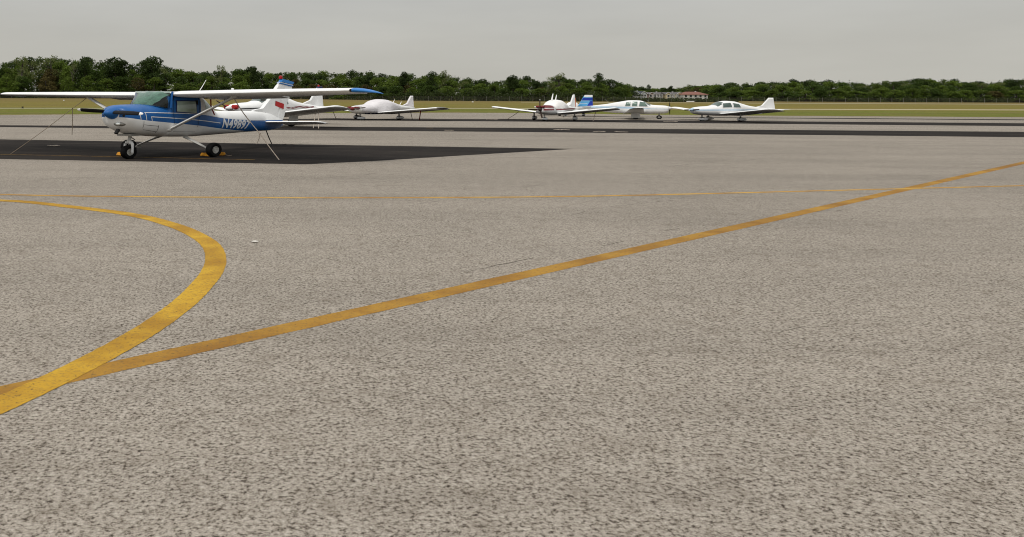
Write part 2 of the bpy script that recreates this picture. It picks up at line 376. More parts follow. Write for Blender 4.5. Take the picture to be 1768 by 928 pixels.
# ------------------------------------------------------------------ aircraft pieces.  local axes: x = the aircraft's left, y = aft of spinner tip, z = up
def wheel(parent, c, r, w, name='wheel', fork=None):
    x, y, z = c; b = MB(); hw = w / 2
    prof = [(-hw*.5, r*.40), (-hw*.82, r*.52), (-hw, r*.74), (-hw*.92, r*.90), (-hw*.6, r*.975), (0, r), (hw*.6, r*.975), (hw*.92, r*.90), (hw, r*.74), (hw*.82, r*.52), (hw*.5, r*.40)]
    b.lathe(prof, 'x', c, 28); t = b.build('wheel' if name == 'wheel' else name, M['rubber'], parent)
    b = MB(); b.lathe([(-hw*.74, r*.02), (-hw*.74, r*.22), (-hw*.52, r*.26), (-hw*.55, r*.37), (-hw*.80, r*.44), (-hw*.80, r*.49), (hw*.80, r*.49), (hw*.80, r*.44), (hw*.55, r*.37), (hw*.52, r*.26), (hw*.74, r*.22), (hw*.74, r*.02)], 'x', c, 24)
    for k in range(3):
        an = k * 2.094 + .4
        b.box((x + hw*.66, y + math.cos(an)*r*.36, z + math.sin(an)*r*.36), (w*.2, r*.10, r*.28), 0, Matrix.Rotation(an - math.pi/2, 3, 'X'))
    b.build('rim', M['rim'], t); return t
def airfoil(x0=0., x1=1., t=.12, m=.025, n=11):
    up, lo = [], []
    for k in range(n + 1):
        u = x0 + (x1 - x0) * (1 - math.cos(math.pi * k / n)) / 2 if x0 == 0 and x1 == 1 else (x0 + (x1 - x0) * (1 - math.cos(math.pi/2 * k / n)) if x0 == 0 else x0 + (x1 - x0) * k / n)
        th = 5 * t * (.2969*math.sqrt(u) - .126*u - .3516*u*u + .2843*u**3 - .1030*u**4); p = .4
        c = m/p**2*(2*p*u-u*u) if u < p else m/(1-p)**2*((1-2*p)+2*p*u-u*u)
        up.append((u, c + th)); lo.append((u, c - th))
    pts = up[::-1] + (lo[1:] if x0 == 0 else lo)
    if x1 == 1: pts = pts[:-1] if x0 == 0 else pts
    return pts
def wring(sec, x0=0., x1=1., hinge=None, defl=0):
    l, b, z, c, t, a = sec; ca, sa = math.cos(R(a)), math.sin(R(a)); out = []
    for u, w in airfoil(x0, x1, t):
        if hinge is not None:
            du, dw = u - hinge, w - .0; cd_, sd_ = math.cos(R(defl)), math.sin(R(defl)); u, w = hinge + du*cd_ + dw*sd_, dw*cd_ - du*sd_
        out.append((l, b + c*(u*ca + w*sa), z + c*(w*ca - u*sa)))
    return out
def lerpsec(S, l):
    for A, B in zip(S[:-1], S[1:]):
        if (A[0]-l)*(B[0]-l) <= 0:
            t = (l-A[0])/(B[0]-A[0]); return tuple(x + (y-x)*t for x, y in zip(A, B))
    return S[-1]
def wing(parent, S, mat, under=None, flap=None, ail=None, fd=6, ad=2, name='wing', tipS=None, tipmat=None):
    """S: sections from root to tip; flap / ail: spans (l0, l1)."""
    ls = sorted({abs(s[0]) for s in S} | ({abs(flap[0]), abs(flap[1])} if flap else set()) | ({abs(ail[0]), abs(ail[1])} if ail else set())); sg = 1 if S[-1][0] > 0 else -1
    b = MB(); secs = [lerpsec(S, sg*l) for l in ls]; cut = .76 if (flap or ail) else 1.
    b.loft([wring(s, 0, cut) for s in secs], 0)
    w = b.build(name, mat, parent, 50)
    for span, nm, de in ((flap, 'flap', fd), (ail, 'aileron', ad)):
        if span:
            b = MB(); A, B = lerpsec(S, sg*(span[0]+.012)), lerpsec(S, sg*(span[1]-.012))
            b.loft([wring(A, .768, 1., .76, de), wring(B, .768, 1., .76, de)], 0); b.build(nm, mat, w, 50)
    if (flap or ail):
        r0 = ls[0]; f0 = min(x[0] for x in (flap, ail) if x); f1 = max(x[1] for x in (flap, ail) if x)
        for u0, u1 in ((r0, f0), (f1, ls[-1])):
            if u1 - u0 > .04: b = MB(); b.loft([wring(lerpsec(S, sg*u0), .762, 1.), wring(lerpsec(S, sg*u1), .762, 1.)]); b.build('trailing_edge', mat, w, 50)
    if tipS:
        b = MB(); b.loft([wring(s) for s in tipS]); b.build('wing_tip', tipmat or mat, w, 60)
    return w
def plate(poly, th, le=.5, x=0.):
    """a fin: polygon in (b, z), thin at the rim, thicker inside"""
    c = Vector((sum(p[0] for p in poly)/len(poly), sum(p[1] for p in poly)/len(poly))); b = MB(); n = len(poly); V = []
    inn = [Vector(p).lerp(c, .16) for p in poly]
    for s in (1, -1):
        V += [(x + s*th*.12, p[0], p[1]) for p in poly] + [(x + s*th*.5, p.x, p.y) for p in inn]
    Fc = []
    for s in (0, 1):
        o = s*2*n
        for i in range(n): Fc.append((o+i, o+(i+1)%n, o+n+(i+1)%n, o+n+i))
        Fc.append(tuple(o+n+i for i in range(n)))
    for i in range(n): Fc.append((i, (i+1)%n, 2*n+(i+1)%n, 2*n+i))
    b.add(V, Fc); return b
class Body:
    """lofted fuselage with paint bands. st: (b, ztop, zbot, halfwidth, exponent)"""
    def __init__(s, st, low, belt):
        bs = [q[0] for q in st]; s.b0, s.b1 = bs[0], bs[-1]
        s.zt, s.zb, s.hw, s.n = (pchip(bs, [q[k] for q in st]) for k in (1, 2, 3, 4))
        s.low = pchip(*zip(*low)); s.belt = pchip(*zip(*belt))
    def L(s, b, z):
        zt, zb = s.zt(b), s.zb(b); t = (z - (zt+zb)/2) / max(1e-4, (zt-zb)/2)
        return s.hw(b) * max(0., 1 - min(1, abs(t))**s.n(b))**(1/s.n(b))
    def levels(s, b, k=(8, 4, 9)):
        zt, zb = s.zt(b), s.zb(b); h = zt - zb
        lo = min(max(s.low(b), zb + .04*h), zt - .1*h); be = min(max(s.belt(b), lo + .02*h), zt - .05*h)
        Z = [zb + (lo-zb)*(1-math.cos(math.pi/2*i/k[0])) for i in range(k[0])] + [lo + (be-lo)*i/k[1] for i in range(k[1])] + [be + (zt-be)*math.sin(math.pi/2*i/k[2]) for i in range(k[2]+1)]
        return Z
    def mesh(s, mf, n=64, extra=()):
        bs = sorted(set([s.b0 + (s.b1-s.b0)*i/n for i in range(n+1)]) | set(extra)); rings = []
        for b in bs:
            Z = s.levels(b); rg = [(s.L(b, z), b, z) for z in Z]; rg += [(-x, bb, z) for x, bb, z in rg[-2:0:-1]]; rings.append(rg)
        m = len(s.levels(s.b0)); mb = MB()
        def f(i, j):
            r = j if j < m - 1 else 2*(m-1) - 1 - j
            seg = 0 if r < 8 else (1 if r < 12 else 2)
            return mf((bs[i]+bs[i+1])/2, seg)
        mb.loft(rings, 0, True, f); return mb
    def patch(s, mb, quad, off, side=1, n=6, m=0, th=.0):
        (b0, z0), (b1, z1), (b2, z2), (b3, z3) = quad; V = []     # corners: TL TR BR BL
        for i in range(n+1):
            for j in range(n+1):
                u, v = i/n, j/n
                b = (b0*(1-u)+b1*u)*(1-v) + (b3*(1-u)+b2*u)*v; z = (z0*(1-u)+z1*u)*(1-v) + (z3*(1-u)+z2*u)*v
                V.append((side*(s.L(b, z) + off), b, z))
        mb.add(V, [(i*(n+1)+j, (i+1)*(n+1)+j, (i+1)*(n+1)+j+1, i*(n+1)+j+1) for i in range(n) for j in range(n)], m)
    def stripe(s, mb, pts, w, off=.004, side=1, m=0):
        for (a, za), (b, zb) in zip(pts[:-1], pts[1:]):
            if abs(b-a) > abs(zb-za): s.patch(mb, ((a, za+w/2), (b, zb+w/2), (b, zb-w/2), (a, za-w/2)), off, side, 5, m)
            else: s.patch(mb, ((a-w/2, max(za, zb)), (a+w/2, max(za, zb)), (b+w/2, min(za, zb)), (b-w/2, min(za, zb))), off, side, 4, m)
def rounded(quad, k=.16, seg=4):
    return quad
def window(B, parent, quad, side, pane, frame, grow=.035, name='window', lift=0.):
    mb = MB(); c = (sum(p[0] for p in quad)/4, sum(p[1] for p in quad)/4)
    big = [(p[0] + grow*(1 if p[0] > c[0] else -1), p[1] + grow*(1 if p[1] > c[1] else -1)) for p in quad]
    B.patch(mb, big, .005 + lift, side, 7); w = mb.build(name, frame, parent); mb = MB(); B.patch(mb, quad, .011 + lift*1.6, side, 7); mb.build('pane', pane, w); return w
def propeller(parent, c, rad, angles, mat, tipmat, chord=.13, tip=.12, flip=1):
    for an in angles:
        b = MB(); rings = []; mats = []; rs = [.06, .16, .3, .5, .7, .84, .90, .96, .99, 1.0]
        ca, sa = math.cos(R(an)), math.sin(R(an))
        for q in rs:
            r = q*rad; ch = chord * (.62 + .9*q - 1.0*q*q) * (1 if q < .96 else (.72 if q < .995 else .35)); tw = R(48 - 34*q)*flip; t = .02*(1.25 - q)+.006; ring = []
            for k in range(10):
                p = 2*math.pi*k/10; u, w = math.cos(p)*ch/2, math.sin(p)*t
                du, db = u*math.cos(tw) - w*math.sin(tw), u*math.sin(tw) + w*math.cos(tw)
                ring.append((c[0] + ca*r - sa*du, c[1] + db, c[2] + sa*r + ca*du))
            rings.append(ring)
        b.loft(rings, 0, True, lambda i, j: 1 if rs[i] >= 1 - tip else 0); b.build('propeller_blade', [mat, tipmat], parent, 50)
def spinner(parent, b0, b1, r, z, mat):
    b = MB(); prof = [(b0 + (b1-b0)*t, r*(t**.52)) for t in (0.0005, .03, .1, .2, .35, .5, .7, .85, 1)]; b.lathe([*prof, (b1+.02, r*.8)], 'y', (0, 0, z), 24); return b.build('spinner', mat, parent, 50)

# ------------------------------------------------------------------ the blue and white high-wing aeroplane
TH0 = R(28.603); NOSE = Vector((-5.0969, 17.6442, 0))
def local_to_world(th, org, p): return Vector((org.x + p[1]*math.sin(th) + p[0]*math.cos(th), org.y + p[1]*math.cos(th) - p[0]*math.sin(th), p[2]*VS))
def blue_plane():
    AX = 2.36
    t = thing('high_wing_airplane', 'blue and white high wing aeroplane with black propeller on the nearest dark strip', 'aeroplane', NOSE + Vector((AX*math.sin(TH0), AX*math.cos(TH0), 0)), -TH0)
    st = [(.44, 1.575, 1.16, .20, 2.2), (.47, 1.60, 1.08, .30, 2.3), (.53, 1.625, .99, .37, 2.5), (.66, 1.645, .885, .42, 2.6), (.9, 1.655, .775, .455, 2.7), (1.25, 1.66, .70, .485, 2.8), (1.66, 1.665, .645, .51, 3.0),
          (1.70, 1.98, .64, .515, 4.2), (2.2, 2.03, .61, .53, 4.6), (2.72, 2.02, .592, .53, 4.4), (3.0, 1.92, .588, .50, 3.4), (3.35, 1.66, .587, .44, 2.7), (3.68, 1.43, .588, .385, 2.4), (4.4, 1.395, .60, .30, 2.3),
          (5.4, 1.375, .615, .20, 2.2), (6.2, 1.30, .617, .12, 2.1), (6.72, 1.12, .68, .065, 2.0), (6.92, 1.02, .76, .03, 2.0)]
    B = Body(st, [(.44, 1.285), (.93, 1.187), (1.8, 1.07), (2.6, .966), (3.8, .798), (5.19, .63), (5.6, .55), (6.92, .5)],
             [(.44, 1.425), (.93, 1.413), (1.78, 1.378), (2.58, 1.333), (3.05, 1.283), (3.575, 1.20), (5.19, 1.05), (6.92, 1.0)])
    MBs = MB; MB.aft = AX
    try:
        def mf(b, seg):
            if seg == 0: return 0
            if seg == 1: return 1
            return 1 if b < 2.715 else 0
        mb = B.mesh(mf, 90, (1.66, 1.70, 2.715)); q = MBs(); q.v, q.f, q.m = mb.v, mb.f, mb.m
        fus = q.build('fuselage', [M['white'], M['blue']], t, 42)
        # pinstripes, both sides
        b = MBs()
        for s in (1, -1):
            B.stripe(b, [(.93 + k*(2.58-.93)/10, B.belt(.93 + k*(2.58-.93)/10) + .004) for k in range(11)] + [(3.0, B.belt(3.0)+.0), (3.3, B.belt(3.3)), (3.6, B.belt(3.6)), (4.4, B.belt(4.4)), (5.2, B.belt(5.2)), (5.9, B.belt(5.9))], .022, .004, s)
            B.stripe(b, [(1.11 + k*(3.62-1.11)/14, 1.286 + (1.005-1.286)*k/14 - .02*math.sin(math.pi*k/14)*-1) for k in range(15)], .024, .004, s)
            for bb, z0, z1 in ((.80, 1.37, 1.21), (.955, 1.40, 1.19), (1.11, 1.295, 1.165)): B.stripe(b, [(bb, z0), (bb+.02, z1)], .018, .0045, s)
        b.build('pinstripe', M['letter'], fus)
        def seam(*a): q = MBs(); B.stripe(q, *a); q.build('panel_seam', M['dark'], fus)   # cowling seams, door outline
        for s in (1, -1):
            seam([(.90, 1.17), (.91, .95)], .008, .003, s); seam([(1.33, 1.02), (1.34, .78)], .010, .003, s)
            seam([(.92, 1.05), (1.12, 1.02), (1.34, .99)], .010, .003, s); seam([(.94, .90), (1.33, .82)], .008, .003, s)
            seam([(1.775, 1.86), (1.775, 1.40), (1.80, 1.05)], .010, .0045, s); seam([(2.66, 1.87), (2.66, 1.33), (2.60, .92)], .012, .0045, s)
            seam([(1.80, .80), (2.55, .76)], .008, .003, s)
        for s in (1, -1):
            window(B, fus, ((1.885, 1.755), (2.52, 1.745), (2.545, 1.37), (1.87, 1.435)), s, M['pane'], M['navy'], .03)
            w = MBs(); B.patch(w, ((2.86, 1.80), (3.02, 1.775), (3.32, 1.44), (2.93, 1.425)), .006, s, 7); w.build('window', M['pane'], fus)
            w = MBs(); B.patch(w, ((2.50, 1.78), (2.60, 1.78), (2.60, 1.62), (2.535, 1.66)), .016, s, 4); w.build('sun_visor', M['dark'], fus)
        w = MBs()                                       # rear window between the pillars
        rows = []
        for bb in [2.95 + .1*k for k in range(7)]:
            zt = B.zt(bb); rows.append([(l, bb, zt + .012 - .28*abs(l)**2.2) for l in [-.26 + .065*k for k in range(9)]])
        w.loft(rows, 0, False, None, False); w.build('rear_window', M['pane'], fus)
        # windscreen: shade cloth inside, curved glass outside
        def screen(o, name, mat, par, wr=0):
            rows = []; N = 22
            for i in range(N+1):
                u = -1 + 2*i/N
                base = Vector((u*(.505), 1.15 + .54*abs(u)**2.4, 1.652 - .115*abs(u)**2.2)); top = Vector((u*.50, 1.655 + .075*abs(u)**2, 2.068 - .012*u*u)); r = []
                for j in range(11):
                    v = j/10
                    if wr: u = -1 + (1.52 + .42*v)*i/N; base = Vector((u*(.505), 1.15 + .54*abs(u)**2.4, 1.652 - .115*abs(u)**2.2)); top = Vector((u*.50, 1.655 + .075*abs(u)**2, 2.068 - .012*u*u))
                    p = base.lerp(top, v); bul = .055*math.sin(math.pi*v)
                    p += Vector((0, -bul - o, o*.3)); 
                    if wr: p.y += wr*noise.noise(Vector((u*3.1 + v*2.2, v*1.3, 4))) + wr*.6*abs(noise.noise(Vector((u*5 - v*4, v*2, 9))))
                    r.append(p)
                rows.append(r)
            w = MBs(); w.loft(rows, 0, False, None, False); return w.build(name, mat, par, 80)
        ws = screen(.02, 'windscreen', M['glass'], fus); screen(-.04, 'sun_shade', M['shade'], ws, .075); screen(-.13, 'dark_interior', M['dark'], fus)
        for s in (1, -1):
            b = MBs(); b.tube([(s*.512, 1.70, 1.535), (s*.512, 1.71, 1.80), (s*.505, 1.74, 2.05)], [.03, .028, .03], 8, 0); b.build('windscreen_post', M['blue'], fus)
        b = MBs(); b.box((0, 2.35, 2.035), (1.02, 1.30, .05)); b.build('cabin_roof', M['white'], fus)
        # wings
        for s in (1, -1):
            zl = 1.972
            q_ = 0 if s > 0 else -.42; r_, t_ = (0, .04) if s > 0 else (-.035, -.10)
            S = [(s*.50, 1.74, zl+r_, 1.63, .125, 4.2), (s*2.45, 1.76, zl+.035+(r_+t_)/2, 1.61, .125, 4.0), (s*4.78+q_, 1.95, zl+.085+t_, 1.09, .12, 3.2)]
            tip = [(l + q_, bb, zz + t_, *r) for l, bb, zz, *r in [(s*4.785, 1.945, zl+.085, 1.10, .122, 3.2), (s*4.87, 2.04, zl+.083, .97, .12, 3.4), (s*4.95, 2.20, zl+.070, .80, .12, 4), (s*5.03, 2.40, zl+.045, .55, .11, 4.5), (s*5.07, 2.62, zl+.02, .27, .10, 5), (s*5.085, 2.80, zl+.0, .06, .10, 5)]]
            w = wing(t, S, M['white'], None, (.58, 2.55), (2.57, 4.62 - q_*.5), 9, 3, 'wing', tip, M['topblue'])
            b = MBs(); b.ball((s*4.79 + q_, 1.99, zl+.085+t_), (.02, .05, .045)); b.build('navigation_light', M['dark'], w)
            b = MBs(); lo_ = 1.86 if s > 0 else 2.25; b.tube([(s*.44, 1.72, .865), (s*lo_, 2.14 if s > 0 else 1.98, 1.885)], [.062, .062], 12, 0, .6); b.ball((s*.44, 1.715, .855), (.07, .10, .05)); b.ball((s*lo_, 2.14 if s > 0 else 1.98, 1.90), (.08, .11, .05))
            b.build('wing_strut', M['strut'], t, 60)
            for l in (1.0, 2.0): b = MBs(); b.box((s*l, 3.05, 1.80), (.03, .16, .05)); b.build('flap_bracket', M['metal'], w)
            if s < 0: continue
            b = MBs(); b.tube([(s*1.6, 2.45, 2.07), (s*1.6, 2.45, 2.13)], .02); b.ball((s*1.6, 2.45, 2.14), (.035, .035, .03)); b.build('fuel_vent', M['white'], w)
        b = MBs(); b.box((.66, 2.95, 1.835), (.12, .05, .05)); b.build('flap_hinge', M['strut'], t)
        # tail
        fin = [(5.55, 1.34), (5.80, 1.33), (6.15, 1.745), (6.51, 2.235), (6.645, 2.425), (7.235, 2.335), (6.86, .99), (6.40, 1.0), (5.9, 1.20)]
        q = plate([(5.45, 1.36), (5.86, 1.42), (6.18, 1.745), (6.57, 2.235), (6.715, 2.425), (7.03, 2.37), (6.60, 1.0), (6.0, 1.10)], .11); q2 = MBs(); q2.v, q2.f, q2.m = q.v, q.f, q.m; fv = q2.build('fin', M['white'], t, 30)
        q = plate([(7.02, 2.367), (7.40, 2.31), (7.34, 2.10), (7.15, 1.72), (6.93, .985), (6.61, 1.0)], .08); q2 = MBs(); q2.v, q2.f, q2.m = q.v, q.f, q.m; q2.build('rudder', M['white'], t, 30)
        q = plate([(6.755, 2.482), (6.84, 2.60), (6.90, 2.605), (7.515, 2.482), (7.44, 2.372)], .112); q2 = MBs(); q2.v, q2.f, q2.m = q.v, q.f, q.m; q2.build('fin_cap', M['topblue'], fv, 30)
        b = MBs()
        for (za, zb, mm) in ((2.455, 2.478, 1), (2.428, 2.452, 0)):
            d = za - 2.428
            b.add([(s*.042, bb, z) for s in (1, -1) for bb, z in ((6.715+d*.72, za), (7.41, za-.110), (7.42, zb-.110), (6.715+(d+.024)*.72, zb))], [(0,1,2,3), (4,5,6,7), (0,3,7,4), (1,2,6,5)], mm)
        b.build('fin_stripe', [M['topblue'], M['white']], fv)
        b = MBs(); b.lathe([(2.60, .05), (2.64, .055), (2.70, .05), (2.725, .02)], 'z', (0, 6.84, 0), 14); b.build('beacon', M['redlens'], fv)
        b = MBs(); b.add([(s*.062, bb, z) for s in (1, -1) for bb, z in ((6.50, 1.745), (6.92, 1.625), (6.905, 1.42), (6.485, 1.56))], [(0,1,2,3), (4,5,6,7)]); b.build('fin_emblem', M['red'], fv)
        for s in (1, -1):
            S = [(s*.06, 5.86, .955, 1.06, .07, 6.5), (s*1.46, 6.16, .985, .72, .07, 7)]
            w = wing(t, S, M['white'], None, None, (.14, 1.44), 0, 7, 'tailplane'); w_tip = [(s*1.462, 6.16, .985, .72, .07, 7), (s*1.52, 6.28, .975, .56, .07, 7), (s*1.545, 6.48, .95, .28, .06, 7)]
            b = MBs(); b.loft([wring(q) for q in w_tip]); b.build('tailplane_tip', M['white'], w, 60)
            for ch in w.children:
                if ch.name.startswith('aileron'): ch.name = ch.name.replace('aileron', 'elevator')
        b = MBs(); b.tube([(.03, 5.98, 1.12), (.05, 6.03, 1.31)], .008, 6); b.build('tail_antenna', M['dark'], fv)
        b = MBs(); b.ball((0, 6.965, .93), (.03, .05, .035)); b.build('tail_light', M['white'], fus)
        # propeller and nose
        spinner(t, .235, .47, .20, 1.405, M['blue']); propeller(t, (0, .37, 1.445), .905, (177, -3), M['black'], M['white'], .17, .11)
        for s in (1, -1): b = MBs(); b.ball((s*.235, .515, 1.33), (.09, .05, .07)); b.build('cowl_inlet', M['dark'], fus)
        b = MBs(); b.ball((.13, .535, 1.085), (.16, .085, .075), 0); h = b.build('light_recess', M['metal'], fus)
        b = MBs(); b.ball((.15, .46, 1.085), (.06, .04, .055)); b.build('landing_light', M['lens'], h)
        b = MBs(); b.tube([(.10, .52, .92), (.11, .44, .80)], .045, 12); b.build('exhaust_pipe', M['dark'], fus)
        b = MBs(); b.box((0, .95, .735), (.40, .30, .06)); b.build('cowl_flap', M['metal'], fus)
        # nose gear
        b = MBs(); b.tube([(0, 1.0, .80), (0, .955, .56)], .038, 12); b.tube([(0, .955, .58), (0, .94, .47)], .052, 12); b.build('nose_strut', M['strut'], t)
        b = MBs()
        for s in (1, -1): b.tube([(s*.03, .945, .53), (s*.10, .945, .46), (s*.105, .94, .30), (s*.10, .936, .20)], [.035, .034, .03, .03], 10)
        b.box((0, .95, .50), (.16, .08, .06)); b.build('nose_fork', M['white'], t, 50)
        b = MBs(); b.tube([(0, 1.0, .66), (0, 1.12, .58), (0, 1.0, .50)], .016, 8); b.tube([(-.16, 1.02, .74), (.16, 1.02, .74)], .02, 8); b.build('torque_link', M['metal'], t)
    finally:
        MB.aft = 0.
    def W_(c, r, w, nm): return wheel(t, (c[0], c[1] - AX, c[2]), r, w, nm)
    W_((0, .936, .212), .212, .13, 'nose_wheel')
    for s in (1, -1): W_((1.16 if s > 0 else -1.31, 2.364, .228), .228, .145, 'main_wheel')
    MB.aft = AX
    for s in (1, -1):
        b = MBs(); b.tube([(s*.36, 2.36, .60), (s*.60, 2.345, .49), (s*.95, 2.32, .31), (s*1.06, 2.34, .235)], [.075, .062, .045, .04], 12, 0, .42); b.build('main_leg', M['strut'], t, 60)
        b = MBs(); b.tube([(s*.99, 2.30, .225), (s*1.09, 2.364, .222)], .03, 8); b.box((s*1.045, 2.42, .25), (.05, .10, .12)); b.build('brake_unit', M['metal'], t)
    b = MBs(); b.tube([(.28, 2.93, 2.03), (.30, 3.06, 2.25), (.31, 3.18, 2.46)], [.011, .009, .006], 6); b.build('whip_antenna', M['white'], t)
    # registration letters wrapped on both sides of the tail cone
    cu = D.curves.new('registration', 'FONT'); cu.body = 'N49897'; cu.resolution_u = 4; cu.space_character = 1.06; cu.offset = .034
    ob = D.objects.new('registration', cu); COL.objects.link(ob); bpy.context.view_layer.update()
    dg = bpy.context.evaluated_depsgraph_get(); me = ob.evaluated_get(dg).to_mesh(); bm = bmesh.new(); bm.from_mesh(me)
    bmesh.ops.triangulate(bm, faces=bm.faces)
    ys = [v.co.y for v in bm.verts]; xs = [v.co.x for v in bm.verts]; x0, x1, y0, y1 = min(xs), max(xs), min(ys), max(ys)
    for k in range(1, 10):
        bmesh.ops.bisect_plane(bm, geom=bm.verts[:] + bm.edges[:] + bm.faces[:], plane_co=(0, y0 + (y1-y0)*k/10, 0), plane_no=(0, 1, 0))
    bm.verts.index_update(); vs = [(v.co.x, v.co.y) for v in bm.verts]; fs = [[v.index for v in f.verts] for f in bm.faces]; bm.free()
    ob.to_mesh_clear() if False else None; D.objects.remove(ob)
    for s in (1, -1):
        V = []
        for x, y in vs:
            u, v = (x-x0)/(x1-x0), (y-y0)/(y1-y0)
            if s < 0: u = 1 - u
            sh = .085*(v - .5)*(1 if s > 0 else 1)
            bb = 3.745 + u*(5.06-3.745) + sh
            zt, zb = 1.165 + (1.045-1.165)*u, .835 + (.715-.835)*u
            z = zb + (zt-zb)*v; V.append((s*(B.L(bb, z) + .007), bb, z))
        b = MBs(); b.add(V, fs if s > 0 else [f[::-1] for f in fs]); b.build('registration_number', M['letter'], fus, flat=True)
    MB.aft = 0.
    return t, B
plane, BODY = blue_plane()

# ------------------------------------------------------------------ low-wing aeroplanes in the rows behind
CHER = [(.28, 1.23, .86, .24, 2.3), (.33, 1.28, .78, .34, 2.4), (.6, 1.36, .66, .46, 2.5), (1.0, 1.41, .60, .52, 2.6), (1.55, 1.45, .56, .56, 2.7), (1.95, 1.55, .53, .57, 2.6), (2.4, 1.86, .52, .58, 2.5), (2.9, 1.96, .52, .58, 2.5), (3.5, 1.92, .54, .56, 2.5), (4.2, 1.70, .61, .48, 2.4), (5.0, 1.46, .73, .34, 2.2), (6.2, 1.27, .89, .18, 2.1), (7.1, 1.13, .97, .05, 2.)]
MOON = [(.30, 1.25, .70, .28, 2.5), (.36, 1.30, .63, .38, 2.7), (.7, 1.36, .56, .46, 2.8), (1.4, 1.40, .53, .53, 2.7), (1.68, 1.46, .50, .55, 2.8), (2.05, 1.70, .50, .56, 2.8), (2.45, 1.84, .50, .56, 2.8), (3.1, 1.86, .51, .55, 2.7), (4.1, 1.68, .55, .48, 2.5), (5.0, 1.47, .66, .34, 2.3), (6.2, 1.29, .88, .18, 2.1), (7.0, 1.22, 1.02, .06, 2.)]
def copybody(mb, AX, sc):
    mb.v = [(x*sc, (y-AX)*sc, z*sc) for x, y, z in mb.v]; return mb
def low_wing(o):
    th = R(o['th']); sc = o.get('sc', 1.); sx, sb, sz = (sc*q for q in o.get('xyz', (1, 1, 1))); AX = o.get('axle', 2.85); nb = o.get('nose_b', 1.05)
    gp = G(*o['nose_px']); org = gp + Vector(((AX-nb)*sb*math.sin(th), (AX-nb)*sb*math.cos(th), 0))
    t = thing('low_wing_airplane', o['label'], 'aeroplane', org, -th, None)
    MBs = MB; MB.aft, MB.size = AX, (sx, sb, sz)
    try:
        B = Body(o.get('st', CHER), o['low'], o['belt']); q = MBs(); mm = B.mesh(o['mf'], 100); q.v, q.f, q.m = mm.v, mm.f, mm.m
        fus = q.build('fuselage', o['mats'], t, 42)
        if 'stripe' in o:
            for pts, w, mt in o['stripe']:
                b = MBs()
                for s in (1, -1): B.stripe(b, pts, w, .006, s)
                b.build('stripe', mt, fus)
        for wq in o.get('windows', ()):
            for s in (1, -1): window(B, fus, wq, s, o.get('pane', M['darkpane']), M['white'], .03, lift=.016)
        if o.get('screen'):
            b = MBs(); rows = []
            for bb in [1.93 + (o['screen'] if o['screen'] is not True else 0) + .085*k for k in range(7)]:
                zt = B.zt(bb); rows.append([(l, bb, zt - (zt-B.zb(bb))/2*(1-max(0, 1-abs(l/B.hw(bb))**B.n(bb))**(1/B.n(bb))) + .012) for l in [-.46 + .092*k for k in range(11)]])
            b.loft(rows, 0, False, None, False); b.build('windscreen', M['darkpane'], fus)
        zr = .68
        S0 = o.get('wingS', [(.50, 2.05, zr+.02, 1.60, .125, 6.5), (4.45, 2.08, zr+.54, 1.58, .12, 6)])
        for s in (1, -1):
            S = [(s*a, *r) for a, *r in S0]; e = S[-1]
            tip = [(e[0], *e[1:]), (e[0]+s*.09, e[1]+.06, e[2]+.012, e[3]*.90, e[4]*.9, e[5]), (e[0]+s*.16, e[1]+.2, e[2]+.02, e[3]*.66, e[4]*.7, e[5]), (e[0]+s*.19, e[1]+.45, e[2]+.02, e[3]*.25, e[4]*.6, e[5])]
            wing(t, S, o.get('wingmat', M['white']), None, (.7, 2.6), (2.62, e[0]*s-.1), 2, 1, 'wing', tip, o.get('tipmat', o.get('wingmat', M['white'])))
        fin = o.get('fin', [(5.55, 1.36), (6.0, 1.50), (6.62, 2.28), (7.02, 2.28), (7.18, 1.12), (6.4, 1.10)])
        q = plate(fin, .13); q2 = MBs(); q2.v, q2.f, q2.m = q.v, q.f, q.m; fv = q2.build('fin', o.get('finmat', M['white']), t, 30)
        for poly, mt, nm in o.get('finparts', ()):
            q = plate(poly, .15); q2 = MBs(); q2.v, q2.f, q2.m = q.v, q.f, q.m; q2.build(nm, mt, fv, 30)
        if 'beacon' in o:
            bb, z = o['beacon']; b = MBs(); b.lathe([(z, .05), (z+.04, .055), (z+.10, .045), (z+.12, .01)], 'z', (0, bb, 0), 12); b.build('beacon', M['redlens'], fv)
        for s in (1, -1):
            ts = o.get('tailS', (6.38, 1.12, .78, 1.50)); S = [(s*.05, ts[0], ts[1], ts[2], .09, 2), (s*ts[3], ts[0]+.05, ts[1]+.01, ts[2]*.85, .09, 2)]; wing(t, S, M['white'], name='tailplane')
        hz = o.get('hub', 1.10)
        spinner(t, .0, .30, .17, hz, o.get('spin', M['white'])); propeller(t, (0, .22, hz), o.get('prad', .94), o['blades'], o.get('bladem', M['black']), o.get('bladetip', M['white']), .15, .12)
        if 'plug' in o:
            for l in (1, -1): b = MBs(); b.box((l*.25, .36, hz+.07), (.34, .22, .26)); q = b.build('inlet_plug', o['plug'], fus); bm = bmesh.new(); bm.from_mesh(q.data); bmesh.ops.bevel(bm, geom=bm.edges[:], offset=.04, segments=3, affect='EDGES'); bm.to_mesh(q.data); bm.free()
        if 'nosecover' in o:
            b0, b1, zc, mt = o['nosecover']; b = MBs(); rows = []
            for k in range(12):
                bb = b0 + (b1-b0)*k/11; Z = [z for z in [zc + (B.zt(bb)-zc)*math.sin(math.pi/2*i/7) for i in range(8)]]; r = [(B.L(bb, z)+.02, bb, z+.012) for z in Z]; r += [(-x, y, z) for x, y, z in r[-2::-1]]; rows.append(r)
            b.loft(rows, 0, False, None, False); b.tube([(-.30, b0, zc+.10), (.30, b0, zc+.10)], .10, 12); b.build('engine_cover', mt, fus, 60)
